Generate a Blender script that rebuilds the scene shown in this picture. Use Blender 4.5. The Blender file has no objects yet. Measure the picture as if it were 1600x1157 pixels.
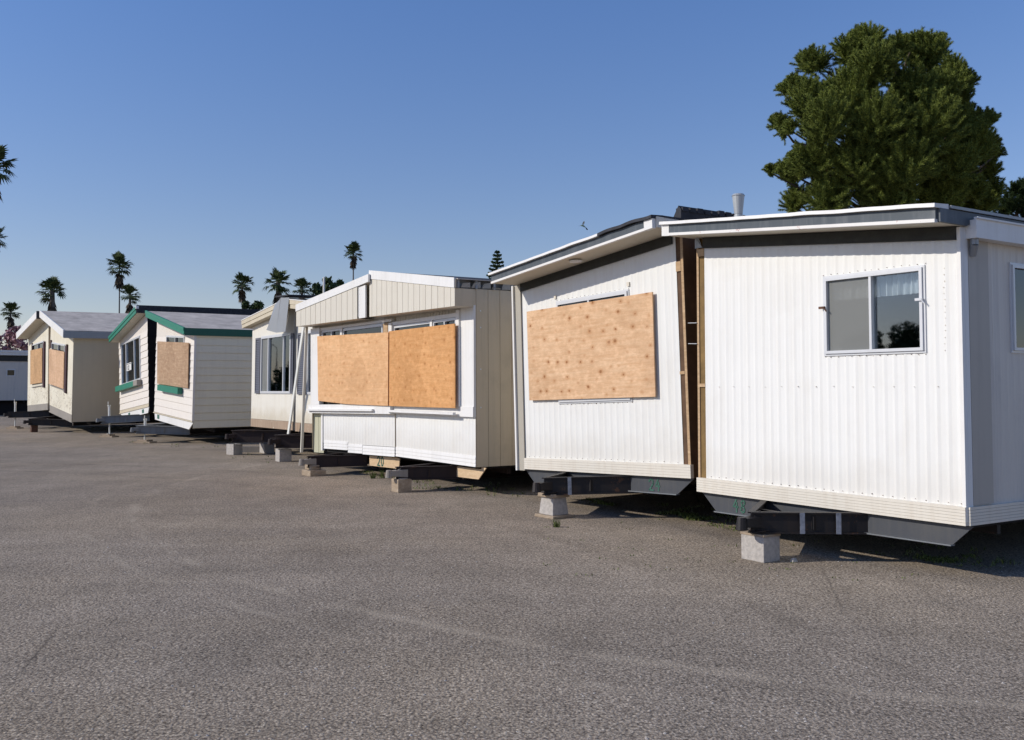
import bpy, math, random
from mathutils import Matrix, Vector, noise as mn
R = math.radians
random.seed(7)
scn = bpy.context.scene
col = scn.collection
# ------------------------------------------------------------------ helpers
class MB:
    def __init__(s): s.v=[]; s.f=[]; s.m=[]; s.k=0
    def quad(s,*p):
        n=len(s.v); s.v+= [tuple(q) for q in p]; s.f.append(tuple(range(n,n+len(p)))); s.m.append(s.k)
    def box(s,x0,x1,y0,y1,z0,z1):
        s.hexa([(x0,y0,z0),(x1,y0,z0),(x1,y1,z0),(x0,y1,z0),(x0,y0,z1),(x1,y0,z1),(x1,y1,z1),(x0,y1,z1)])
    def hexa(s,p):
        n=len(s.v); s.v+=[tuple(q) for q in p]
        for f in ((3,2,1,0),(4,5,6,7),(0,1,5,4),(1,2,6,5),(2,3,7,6),(3,0,4,7)):
            s.f.append(tuple(n+i for i in f)); s.m.append(s.k)
    def prism(s,poly,y0,y1):      # polygon in x,z swept along y
        n=len(s.v); c=len(poly)
        s.v+=[(x,y0,z) for x,z in poly]+[(x,y1,z) for x,z in poly]
        s.f.append(tuple(range(n,n+c))); s.m.append(s.k)
        s.f.append(tuple(range(n+2*c-1,n+c-1,-1))); s.m.append(s.k)
        for i in range(c):
            j=(i+1)%c; s.f.append((n+i,n+c+i,n+c+j,n+j)); s.m.append(s.k)
    def beam(s,a,b,w,h,up=(0,0,1)):   # rectangular bar, w sideways, h upwards
        a=Vector(a);b=Vector(b);d=(b-a).normalized();u=Vector(up)
        if abs(d.dot(u))>.95: u=Vector((0,1,0))
        sd=d.cross(u).normalized()*w/2; uu=sd.cross(d).normalized()*h/2
        s.hexa([a-sd-uu,b-sd-uu,b+sd-uu,a+sd-uu,a-sd+uu,b-sd+uu,b+sd+uu,a+sd+uu])
    def tube(s,a,b,r0,r1=None,n=10,cap=True):
        r1=r0 if r1 is None else r1
        a=Vector(a);b=Vector(b);d=(b-a).normalized();u=Vector((0,0,1)) if abs(d.z)<.9 else Vector((1,0,0))
        x=d.cross(u).normalized();y=d.cross(x);k=len(s.v)
        for p,r in ((a,r0),(b,r1)):
            for i in range(n):
                t=2*math.pi*i/n; s.v.append(tuple(p+x*r*math.cos(t)+y*r*math.sin(t)))
        for i in range(n):
            j=(i+1)%n; s.f.append((k+i,k+j,k+n+j,k+n+i)); s.m.append(s.k)
        if cap:
            s.f.append(tuple(range(k+n-1,k-1,-1))); s.m.append(s.k)
            s.f.append(tuple(range(k+n,k+2*n))); s.m.append(s.k)
    def build(s,name,mats,parent=None,smooth=False,bevel=0,fix=True):
        me=bpy.data.meshes.new(name); me.from_pydata(s.v,[],s.f)
        if not isinstance(mats,(list,tuple)): mats=[mats]
        for m in mats: me.materials.append(m)
        if len(mats)>1: me.polygons.foreach_set('material_index',s.m)
        if smooth: me.polygons.foreach_set('use_smooth',[True]*len(me.polygons))
        me.update()
        o=bpy.data.objects.new(name,me); col.objects.link(o)
        if parent is not None: o.parent=parent
        if bevel:
            b=o.modifiers.new('bev','BEVEL'); b.width=bevel; b.segments=2; b.limit_method='ANGLE'
        return o
def tag(o,label=None,cat=None,group=None,kind=None):
    if label: o['label']=label
    if cat: o['category']=cat
    if group: o['group']=group
    if kind: o['kind']=kind
    return o
def empty(name,loc,rz=0):
    o=bpy.data.objects.new(name,None); col.objects.link(o); o.location=loc; o.rotation_euler=(0,0,rz); o.empty_display_size=.2
    return o
def copy_tree(o,parent=None):
    c=o.copy(); col.objects.link(c)
    if parent is not None: c.parent=parent
    for ch in list(o.children): copy_tree(ch,c)
    return c
# ------------------------------------------------------------------ materials
class N:
    def __init__(s,name,rough=.6,metal=0,spec=.5):
        s.m=bpy.data.materials.new(name); s.m.use_nodes=True; s.t=s.m.node_tree
        s.b=s.t.nodes['Principled BSDF']; s.b.inputs['Roughness'].default_value=rough; s.b.inputs['Metallic'].default_value=metal
        s.b.inputs['Specular IOR Level'].default_value=spec
        s.tc=s.t.nodes.new('ShaderNodeTexCoord')
    def node(s,t,**k):
        n=s.t.nodes.new(t)
        for a,b in k.items():
            if a in n.inputs: 
                if hasattr(b,'is_linked'): s.t.links.new(b,n.inputs[a])
                else: n.inputs[a].default_value=b
            else: setattr(n,a,b)
        return n
    def mapped(s,scale=(1,1,1),off=(0,0,0),rot=(0,0,0),coord='Object'):
        m=s.node('ShaderNodeMapping'); m.inputs['Scale'].default_value=scale; m.inputs['Location'].default_value=off; m.inputs['Rotation'].default_value=rot
        s.t.links.new(s.tc.outputs[coord],m.inputs['Vector']); return m.outputs[0]
    def noise(s,scale=5,detail=4,rough=.6,vec=None):
        n=s.node('ShaderNodeTexNoise'); n.inputs['Scale'].default_value=scale; n.inputs['Detail'].default_value=detail; n.inputs['Roughness'].default_value=rough
        s.t.links.new(vec if vec is not None else s.tc.outputs['Object'],n.inputs['Vector']); return n.outputs['Fac']
    def voro(s,scale,vec=None,feature='F1',out='Distance',rnd=1):
        n=s.node('ShaderNodeTexVoronoi'); n.feature=feature; n.inputs['Scale'].default_value=scale; n.inputs['Randomness'].default_value=rnd
        s.t.links.new(vec if vec is not None else s.tc.outputs['Object'],n.inputs['Vector']); return n.outputs[out]
    def ramp(s,fac,pts):
        n=s.node('ShaderNodeValToRGB'); e=n.color_ramp.elements
        while len(e)<len(pts): e.new(.5)
        for i,(p,c) in enumerate(pts):
            e[i].position=p; e[i].color=(*(c if isinstance(c,(tuple,list)) else (c,c,c)),1)
        s.t.links.new(fac,n.inputs[0]); return n.outputs[0]
    def mix(s,fac,a,b,mode='MIX'):
        n=s.node('ShaderNodeMix'); n.data_type='RGBA'; n.blend_type=mode
        for sock,v in ((n.inputs[0],fac),(n.inputs[6],a),(n.inputs[7],b)):
            if isinstance(v,(int,float)): sock.default_value=v
            elif isinstance(v,(tuple,list)): sock.default_value=(*v,1)
            else: s.t.links.new(v,sock)
        return n.outputs[2]
    def math(s,op,a,b=0):
        n=s.node('ShaderNodeMath'); n.operation=op
        for sock,v in ((n.inputs[0],a),(n.inputs[1],b)):
            if isinstance(v,(int,float)): sock.default_value=v
            else: s.t.links.new(v,sock)
        return n.outputs[0]
    def sep(s,axis='Z'):
        n=s.node('ShaderNodeSeparateXYZ'); s.t.links.new(s.tc.outputs['Object'],n.inputs[0]); return n.outputs[axis]
    def col(s,c):
        if isinstance(c,(tuple,list)): s.b.inputs['Base Color'].default_value=(*c,1)
        else: s.t.links.new(c,s.b.inputs['Base Color'])
    def bump(s,h,strength=.3,dist=.01):
        n=s.node('ShaderNodeBump'); n.inputs['Strength'].default_value=strength; n.inputs['Distance'].default_value=dist
        s.t.links.new(h,n.inputs['Height']); s.t.links.new(n.outputs[0],s.b.inputs['Normal'])
def paint(name,c,rough=.5,dirt=.25,dirtc=(.28,.24,.18),streak=True,metal=0,bump=.15,lowdirt=0,spec=.4,fine=60,chips=None,seed=0,waves=False):
    n=N(name,rough,metal,spec)
    base=n.mix(n.math('MULTIPLY',n.noise(1.3,3,vec=n.mapped(off=(seed,seed*2,0))),.25),c,tuple(x*.86 for x in c))
    if streak:
        st=n.noise(1,6,.7,n.mapped((9,9,.55),(seed*3,0,seed)))
        base=n.mix(n.math('MULTIPLY',n.ramp(st,[(.48,0),(.78,1)]),dirt),base,dirtc)
    bl=n.noise(2.2,6,.65,n.mapped(off=(seed+5,3,1)))
    base=n.mix(n.math('MULTIPLY',n.ramp(bl,[(.52,0),(.75,1)]),dirt*.6),base,dirtc)
    if lowdirt:
        g=n.math('ADD',n.sep('Z'),n.math('MULTIPLY',n.noise(3,5),-.5))
        base=n.mix(n.math('MULTIPLY',n.ramp(g,[(0,1),(.28,0)]),lowdirt),base,dirtc)
    if chips:
        ch=n.ramp(n.noise(7,9,.75,n.mapped(off=(seed,9,4))),[(.60,0),(.625,1)])
        base=n.mix(ch,base,chips)
    n.col(base)
    if waves:
        wv=n.noise(1.6,2,.5,n.mapped((1,1,.7),(seed,0,seed))); n.bump(n.math('ADD',n.math('MULTIPLY',wv,6),n.math('MULTIPLY',n.noise(fine,4),.3)),.35,.006)
        # thin rust runs below fixings
        rn=n.noise(1,3,.5,n.mapped((30,30,.9),(seed*5,0,seed))); z0=n.ramp(n.noise(1.2,3,.6,n.mapped(off=(seed*7,2,0))),[(.52,0),(.66,1)])
        n.col(n.mix(n.math('MULTIPLY',n.math('MULTIPLY',n.ramp(rn,[(.66,0),(.76,1)]),z0),.35),base,(.42,.30,.18)))
    elif bump: n.bump(n.noise(fine,4),bump,.004)
    return n.m
def plain(name,c,rough=.6,metal=0,var=.3,scale=12,bump=.2,spec=.4):
    n=N(name,rough,metal,spec); f=n.noise(scale,6,.65)
    n.col(n.mix(n.ramp(f,[(.3,0),(.7,1)]),tuple(x*(1-var) for x in c),tuple(min(1,x*(1+var)) for x in c)))
    if bump: n.bump(f,bump,.006)
    return n.m
def plywood(name,light,dark,seed,knots=True,patch=.5,ks_=1.0):
    n=N(name,.75,0,.2)
    v=n.mapped((1,6,14),(seed,0,seed*.7))
    g=n.noise(2.2,8,.7,v); g2=n.noise(14,5,.7,n.mapped((1,3,9),(seed*2,0,0)))
    c=n.mix(n.ramp(g,[(.3,0),(.72,1)]),light,dark)
    c=n.mix(n.math('MULTIPLY',n.ramp(g2,[(.45,0),(.7,1)]),.35),c,tuple(x*.7 for x in dark))
    # veneer joints: broad strips of different tone
    sx=n.node('ShaderNodeSeparateXYZ'); n.t.links.new(n.tc.outputs['Object'],sx.inputs[0])
    def flat2(kx,kz,o):
        cb=n.node('ShaderNodeCombineXYZ'); n.t.links.new(n.math('ADD',n.math('MULTIPLY',sx.outputs[0],kx),o),cb.inputs[0]); n.t.links.new(n.math('ADD',n.math('MULTIPLY',sx.outputs[2],kz),o*.7),cb.inputs[1]); return cb.outputs[0]
    pn=n.node('ShaderNodeTexVoronoi'); pn.feature='F1'; pn.voronoi_dimensions='2D'; pn.inputs['Scale'].default_value=1.15
    n.t.links.new(flat2(1.7,1.05,seed*1.3),pn.inputs['Vector'])
    try: pn.distance='CHEBYCHEV'
    except Exception: pass
    sp=n.node('ShaderNodeSeparateColor'); n.t.links.new(pn.outputs['Color'],sp.inputs[0])
    c=n.mix(n.math('MULTIPLY',sp.outputs[0],patch),c,tuple(x*.78 for x in dark))
    if knots:
        kv=n.node('ShaderNodeTexVoronoi'); kv.voronoi_dimensions='2D'; kv.inputs['Scale'].default_value=1; kv.inputs['Randomness'].default_value=.88
        n.t.links.new(flat2(4.3,5.6,seed),kv.inputs['Vector'])
        d=n.math('ADD',kv.outputs['Distance'],n.math('MULTIPLY',n.noise(25,3),.06))
        ks=n.node('ShaderNodeSeparateColor'); n.t.links.new(kv.outputs['Color'],ks.inputs[0])
        big=n.math('SUBTRACT',n.math('MULTIPLY',ks.outputs[1],.13),.045)
        dd=n.math('SUBTRACT',d,big)
        c=n.mix(n.math('MULTIPLY',n.ramp(dd,[(.03,1),(.22,0)]),.7*ks_),c,tuple(a*b for a,b in zip(dark,(.72,.55,.38))))
        c=n.mix(n.math('MULTIPLY',n.ramp(dd,[(.03,1),(.055,0)]),.85*ks_),c,tuple(a*b for a,b in zip(dark,(.42,.3,.2))))
    mo=n.noise(8,4,.7,n.mapped((1,1,1.6),(seed*3,2,seed)))
    c=n.mix(n.math('MULTIPLY',n.ramp(mo,[(.5,0),(.7,1)]),.4),c,tuple(min(1,x*1.18) for x in light)); c=n.mix(n.math('MULTIPLY',n.ramp(mo,[(.3,1),(.48,0)]),.35),c,tuple(x*.72 for x in dark))
    st=n.noise(1.6,5,.6,n.mapped(off=(seed*4,1,2)))
    c=n.mix(n.math('MULTIPLY',n.ramp(st,[(.5,0),(.75,1)]),.3),c,tuple(x*.55 for x in dark))
    n.col(c); n.bump(g2,.25,.003); return n.m
def glass(name,tint=(.82,.86,.88),amt=.05):
    n=N(name); t=n.t; out=[x for x in t.nodes if x.type=='OUTPUT_MATERIAL'][0]
    t.nodes.remove(n.b)
    tr=n.node('ShaderNodeBsdfTransparent'); tr.inputs[0].default_value=(*tint,1)
    gl=n.node('ShaderNodeBsdfGlossy'); gl.inputs['Roughness'].default_value=.02; gl.inputs[0].default_value=(.85,.9,.95,1)
    fr=n.node('ShaderNodeFresnel'); fr.inputs[0].default_value=1.5
    f=n.math('ADD',n.math('MULTIPLY',fr.outputs[0],1.0),amt)
    mx=n.node('ShaderNodeMixShader'); t.links.new(f,mx.inputs[0]); t.links.new(tr.outputs[0],mx.inputs[1]); t.links.new(gl.outputs[0],mx.inputs[2])
    bn=n.node('ShaderNodeBump'); bn.inputs['Strength'].default_value=.08; bn.inputs['Distance'].default_value=.004
    t.links.new(n.noise(2.5,1),bn.inputs['Height']); t.links.new(bn.outputs[0],gl.inputs['Normal'])
    t.links.new(mx.outputs[0],out.inputs[0]); return n.m

M={}
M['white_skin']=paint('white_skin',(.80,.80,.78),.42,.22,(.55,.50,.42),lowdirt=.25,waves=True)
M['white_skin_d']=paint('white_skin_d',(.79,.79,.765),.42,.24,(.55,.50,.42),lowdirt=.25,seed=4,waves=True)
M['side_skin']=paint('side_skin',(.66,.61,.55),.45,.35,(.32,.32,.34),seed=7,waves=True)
M['panel_grey']=paint('panel_grey',(.46,.42,.37),.5,.25,(.25,.22,.2),seed=3)
M['trim_wood']=paint('trim_wood',(.74,.695,.61),.6,.35,(.46,.36,.25),seed=2,bump=.3,fine=25,chips=None)
M['trim_white']=paint('trim_white',(.80,.79,.77),.5,.25,(.4,.36,.3),seed=5)
M['trim_rust']=paint('trim_rust',(.80,.78,.75),.5,.2,(.4,.3,.28),seed=6,chips=(.45,.16,.13),streak=False)
M['fascia_grey']=paint('fascia_grey',(.062,.078,.095),.5,.35,(.26,.27,.28),seed=8)
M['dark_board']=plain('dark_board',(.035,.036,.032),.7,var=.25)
M['soffit']=paint('soffit',(.62,.57,.47),.7,.25,(.35,.28,.2),seed=9,streak=False)
M['skirt_dark']=paint('skirt_dark',(.062,.067,.078),.45,.5,(.12,.115,.105),seed=10)
M['steel_black']=paint('steel_black',(.010,.009,.011),.55,.45,(.05,.028,.016),seed=41,chips=(.075,.035,.018),bump=.4,fine=30)
M['steel_brown']=paint('steel_brown',(.020,.011,.011),.7,.35,(.05,.024,.015),seed=42,chips=(.07,.035,.02),bump=.4,fine=30)
M['steel_grey']=paint('steel_grey',(.17,.185,.20),.5,.4,(.10,.07,.05),seed=3)
M['rust']=plain('rust',(.11,.055,.035),.8,.2,.5,20)
M['dark_in']=plain('dark_interior',(.012,.010,.010),.9,var=.3)
M['brown_in']=plain('brown_lining',(.11,.062,.035),.85,var=.3,scale=6)
M['gold_in']=plain('gold_lining',(.20,.125,.045),.8,var=.3,scale=6)
M['room']=plain('room_lining',(.10,.095,.085),.8,var=.15,scale=3)
M['stud']=plywood('stud_wood',(.62,.45,.28),(.42,.27,.15),5,False,.3)
M['alu']=paint('window_aluminium',(.66,.67,.69),.35,.2,(.4,.4,.4),metal=.15,seed=2)
M['glass']=glass('window_glass')
M['glass_dark']=glass('window_glass_dark',(.22,.26,.28),.04)
def screen_mat():
    n=N('insect_screen',.8,0,.1); t=n.t; out=[x for x in t.nodes if x.type=='OUTPUT_MATERIAL'][0]
    n.col((.30,.31,.30)); tr=n.node('ShaderNodeBsdfTransparent'); mx=n.node('ShaderNodeMixShader'); mx.inputs[0].default_value=.62
    t.links.new(tr.outputs[0],mx.inputs[1]); t.links.new(n.b.outputs[0],mx.inputs[2]); t.links.new(mx.outputs[0],out.inputs[0]); return n.m
M['screen']=screen_mat()
M['curtain']=plain('curtain_cloth',(.72,.72,.72),.9,var=.12,scale=4)
M['curtain_beige']=plain('curtain_beige',(.42,.39,.36),.9,var=.15,scale=4)
M['cream_grv']=paint('cream_panel',(.66,.62,.535),.6,.22,(.35,.28,.18),seed=11)
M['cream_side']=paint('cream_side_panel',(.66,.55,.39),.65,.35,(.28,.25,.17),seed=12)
M['cream_low']=paint('cream_low_panel',(.50,.49,.36),.65,.4,(.28,.27,.15),seed=13)
M['pink_siding']=paint('pale_siding',(.80,.745,.68),.55,.15,(.45,.36,.3),seed=14)
M['siding_side']=paint('pale_siding_side',(.86,.78,.61),.55,.15,(.42,.34,.28),seed=15)
M['green']=paint('green_trim',(.020,.20,.13),.5,.2,(.1,.25,.2),seed=16)
M['green_dark']=paint('green_eave',(.012,.10,.07),.5,.2,(.05,.12,.1),seed=17)
M['roof_grey']=plain('composition_roof',(.50,.45,.40),.9,var=.28,scale=2.2,bump=.4)
M['vent']=paint('vent_metal',(.42,.44,.45),.4,.3,(.35,.33,.3),seed=31,metal=.2)
M['post_shade']=paint('shaded_corner_post',(.42,.39,.33),.6,.3,(.3,.25,.2),seed=32)  # shaded face of the corner post, its shade put into the colour
M['roof_edge']=plain('roof_tar',(.030,.032,.04),.8,var=.4,scale=10,bump=.5)
M['roof_blue']=paint('grey_eave',(.30,.32,.35),.5,.2,(.2,.2,.2),seed=18)
M['g_wall']=paint('cream_metal_wall',(.76,.73,.65),.5,.22,(.45,.36,.22),seed=19,lowdirt=.4)
M['g_fascia']=paint('tan_fascia',(.60,.53,.40),.6,.3,(.3,.22,.14),seed=20)
M['weathered']=paint('peeling_board',(.38,.28,.20),.8,.5,(.16,.09,.05),seed=21,chips=(.60,.55,.42),bump=.4,fine=25)
M['grey_plank']=paint('grey_plank',(.30,.275,.245),.85,.5,(.14,.12,.1),seed=22,bump=.4,fine=25)
M['shutter']=paint('blue_grey_shutter',(.115,.12,.15),.5,.25,(.2,.2,.2),seed=23)
M['sheet_metal']=paint('grey_sheet_metal',(.30,.31,.32),.45,.3,(.2,.18,.15),seed=24,metal=.3)
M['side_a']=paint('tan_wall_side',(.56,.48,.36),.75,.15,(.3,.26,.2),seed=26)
M['maroon']=plain('maroon_trim',(.055,.02,.025),.6,var=.3)
M['concrete']=plain('concrete_block',(.42,.39,.36),.95,var=.22,scale=30,bump=.6)
M['wood_pad']=plywood('weathered_pad',(.52,.44,.34),(.30,.22,.15),9,False,.5)
M['rubber']=plain('tyre_rubber',(.02,.02,.02),.8)
M['chalk_green']=plain('green_chalk',(.045,.13,.095),.8,var=.35,scale=40)
M['tape']=plain('tape',(.20,.22,.27),.5,var=.4,scale=20)
M['pale']=paint('pale_pole',(.74,.74,.70),.6,.35,(.3,.3,.25),seed=27)
M['ply_d']=plywood('plywood_knotty',(.80,.56,.36),(.62,.36,.19),1.3,True,.25)
M['ply_c1']=plywood('plywood_pale',(.82,.52,.29),(.68,.37,.17),4.1,True,.45,.45)
M['ply_c2']=plywood('plywood_orange',(.76,.42,.19),(.58,.28,.10),7.7,True,.45,.6)
M['ply_b']=plywood('plywood_weathered',(.58,.41,.27),(.36,.22,.13),2.6,False,.45)
M['ply_a']=plywood('plywood_tan',(.74,.50,.33),(.58,.36,.21),6.2,False,.4)
M['ply_a1']=plywood('plywood_amber',(.68,.42,.22),(.46,.27,.13),8.9,False,.5)
M['ply_sk']=plywood('plywood_skirt',(.78,.60,.40),(.60,.42,.25),3.9,False,.4)
def wall_a():
    n=N('cracked_cream_wall',.75,0,.2)
    c=n.mix(n.ramp(n.noise(2,5),[(.4,0),(.7,1)]),(.74,.70,.58),(.65,.60,.48))
    cr=n.node('ShaderNodeTexVoronoi'); cr.feature='DISTANCE_TO_EDGE'; cr.inputs['Scale'].default_value=7
    wv=n.mix(.25,n.tc.outputs['Object'],n.node('ShaderNodeTexNoise',Scale=3.0).outputs['Color'],'ADD'); n.t.links.new(wv,cr.inputs['Vector'])
    line=n.ramp(cr.outputs['Distance'],[(.02,1),(.06,0)])
    z=n.ramp(n.sep('Z'),[(.15,0),(.3,1),(.8,1),(.95,0)])
    msk=n.math('MULTIPLY',n.math('MULTIPLY',line,z),n.ramp(n.noise(2.4,3),[(.42,0),(.52,1)]))
    n.col(n.mix(n.math('MULTIPLY',msk,.75),c,(.25,.2,.15))); n.bump(n.noise(40,4),.2,.004); return n.m
M['wall_a']=wall_a()

# ------------------------------------------------------------------ generic wall sheets (local frame: x right, y inwards, z up)
def prof_rib(u,p=.1,a=.0055):
    t=(u/p)%1
    return a*(.5-.5*math.cos(2*math.pi*min(1,t/.55))) if t<.55 else 0
def prof_grv(p,w=.012,d=.010):
    return lambda u:(0.0 if (u%p)>w else -d)
def cols(u0,u1,kind,p,extra):
    s={round(u0,4),round(u1,4)}
    if kind=='rib':
        k=math.floor(u0/p)
        while k*p<u1:
            for t in (0,.14,.275,.41,.55):
                u=(k+t)*p
                if u0<u<u1: s.add(round(u,4))
            k+=1
    elif kind=='grv':
        k=math.floor(u0/p)
        while k*p<u1:
            for u in (k*p-.0002,k*p+.0002,k*p+.0118,k*p+.0122):
                if u0<u<u1: s.add(round(u,4))
            k+=1
    for e in extra:
        if u0<e<u1: s.add(round(e,4))
    return sorted(s)
def sheet(mb,u0,u1,zb,zt,kind,p,holes,place,breaks=()):
    """zt: function of u. place(u,off,z)->local point, off outward"""
    f={'rib':lambda u:prof_rib(u,p),'grv':lambda u:(-.008 if (u%p)<.012 else 0),'flat':lambda u:0}[kind]
    ex=list(breaks)+[h[0] for h in holes]+[h[1] for h in holes]
    cs=cols(u0,u1,kind,p,ex)
    for a,b in zip(cs,cs[1:]):
        if b-a<1e-5: continue
        m=(a+b)/2; iv=[(0,1)]
        cuts=sorted([(h[2],h[3]) for h in holes if h[0]<m<h[1]])
        lo=[zb,zb]; segs=[]
        for c0,c1 in cuts: segs.append((lo[0],lo[1],c0,c0)); lo=[c1,c1]
        segs.append((lo[0],lo[1],zt(a),zt(b)))
        for za0,zb0,za1,zb1 in segs:
            if za1-za0<1e-4 and zb1-zb0<1e-4: continue
            fa,fb=f(a),f(b)
            mb.quad(place(a,fa,za0),place(b,fb,zb0),place(b,fb,zb1),place(a,fa,za1))
def lap(mb,u0,u1,zb,zt,holes,place,course=.2,lipo=.014):
    ex=sorted({u0,u1}|{x for h in holes for x in h[:2] if u0<x<u1})
    z=zb
    while z<zt-1e-4:
        z1=min(z+course,zt)
        for a,b in zip(ex,ex[1:]):
            m=(a+b)/2; segs=[(z,z1)]
            for h in holes:
                if h[0]<m<h[1]:
                    ns=[]
                    for s0,s1 in segs:
                        if h[2]>s0: ns.append((s0,min(s1,h[2])))
                        if h[3]<s1: ns.append((max(s0,h[3]),s1))
                    segs=[q for q in ns if q[1]-q[0]>1e-4]
            for s0,s1 in segs:
                o=lambda zz:lipo*(1-(zz-z)/course)
                if s0==z and s1>z+.011:
                    mb.quad(place(a,-.012,z),place(b,-.012,z),place(b,-.012,z+.011),place(a,-.012,z+.011))
                    mb.quad(place(a,-.012,z+.011),place(b,-.012,z+.011),place(b,lipo,z+.011),place(a,lipo,z+.011)); s0=z+.011
                mb.quad(place(a,o(s0),s0),place(b,o(s0),s0),place(b,o(s1),s1),place(a,o(s1),s1))
        for a,b in zip(ex,ex[1:]):
            m=(a+b)/2
            if not any(h[0]<m<h[1] and h[2]<z<h[3] for h in holes):
                mb.quad(place(a,0,z),place(b,0,z),place(b,-.012,z),place(a,-.012,z))
        z=z1
def ribs_h(mb,x0,x1,y0,z0,z1,n,place,t=.02):
    h=(z1-z0)/n
    for i in range(n):
        a=z0+i*h; 
        p=[place(x0,0,a),place(x1,0,a),place(x1,-.02,a),place(x0,-.02,a)]
        q=[(a+.006,t),(a+h-.006,t)]
        # bevelled rib
        mb.hexa([place(x0,t-.0015,a+.0005),place(x1,t-.0015,a+.0005),place(x1,-.03,a),place(x0,-.03,a),
                 place(x0,t,a+h-.0015),place(x1,t,a+h-.0015),place(x1,-.03,a+h),place(x0,-.03,a+h)])
FP=lambda dy=0:(lambda u,o,z:(u,-o+dy,z))
def window(par,x0,x1,z0,z1,mull=(),panes=None,y=-.03,depth=.05,fw=.035,mat='alu',place=None,name='window',lab=None):
    """framed window in the wall; place(u,off,z)"""
    P=place or FP()
    mb=MB()
    def bx(a,b,c,d,o0,o1):
        mb.hexa([P(a,o1,c),P(b,o1,c),P(b,o0,c),P(a,o0,c),P(a,o1,d),P(b,o1,d),P(b,o0,d),P(a,o0,d)])
    o1=.028;o0=-.045
    bx(x0,x1,z0,z0+fw,o0,o1);bx(x0,x1,z1-fw,z1,o0,o1);bx(x0,x0+fw,z0+fw,z1-fw,o0,o1);bx(x1-fw,x1,z0+fw,z1-fw,o0,o1)
    # flange
    g=.02
    bx(x0-g,x1+g,z0-g,z0-.001,0,.013);bx(x0-g,x1+g,z1+.001,z1+g,0,.013);bx(x0-g,x0-.001,z0,z1,0,.013);bx(x1+.001,x1+g,z0,z1,0,.013)
    for m in mull: bx(m-fw*.45,m+fw*.45,z0+fw,z1-fw,o0+.004,o1-.004)
    w=mb.build(name,M[mat],par)
    if lab: w['label']=lab
    xs=[x0+fw]+list(mull)+[x1-fw]
    panes=panes or ['glass']*(len(xs)-1)
    for i,pm in enumerate(panes):
        b=MB(); a,c=xs[i]-.002,xs[i+1]+.002; off=-.004-.012*(i%2)
        b.hexa([P(a,off,z0+fw-.002),P(c,off,z0+fw-.002),P(c,off-.005,z0+fw-.002),P(a,off-.005,z0+fw-.002),
                P(a,off,z1-fw+.002),P(c,off,z1-fw+.002),P(c,off-.005,z1-fw+.002),P(a,off-.005,z1-fw+.002)]) if pm!='screen' else b.quad(P(a,off,z0+fw-.002),P(c,off,z0+fw-.002),P(c,off,z1-fw+.002),P(a,off,z1-fw+.002))
        o=b.build('pane' if pm!='screen' else 'insect_screen',M[pm],w)
        if pm=='screen':
            b=MB(); off-=.014; b.quad(P(a,off,z0+fw),P(c,off,z0+fw),P(c,off,z1-fw),P(a,off,z1-fw)); b.build('pane',M['glass'],w)
    return w
def curtain(par,x0,x1,z0,z1,off=-.10,mat='curtain',place=None,wob=.018,pitch=.075,seed=1,bot=None):
    P=place or FP(); mb=MB(); n=max(6,int((x1-x0)/.012)); rr=random.Random(seed)
    ph=[rr.uniform(0,6) for _ in range(4)]
    def off_(u): return off+wob*math.sin(u*2*math.pi/pitch+ph[0])+wob*.5*math.sin(u*2*math.pi/pitch*.37+ph[1])
    rows=6
    for i in range(n):
        a=x0+(x1-x0)*i/n; b=x0+(x1-x0)*(i+1)/n
        for k in range(rows):
            za=z0+(z1-z0)*k/rows; zb=z0+(z1-z0)*(k+1)/rows
            ga=lambda u,t:(bot(u) if bot else z0)+(z1-(bot(u) if bot else z0))*t
            mb.quad(P(a,off_(a),ga(a,k/rows)),P(b,off_(b),ga(b,k/rows)),P(b,off_(b),ga(b,(k+1)/rows)),P(a,off_(a),ga(a,(k+1)/rows)))
    return mb.build('curtain',M[mat],par,smooth=True)
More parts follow.
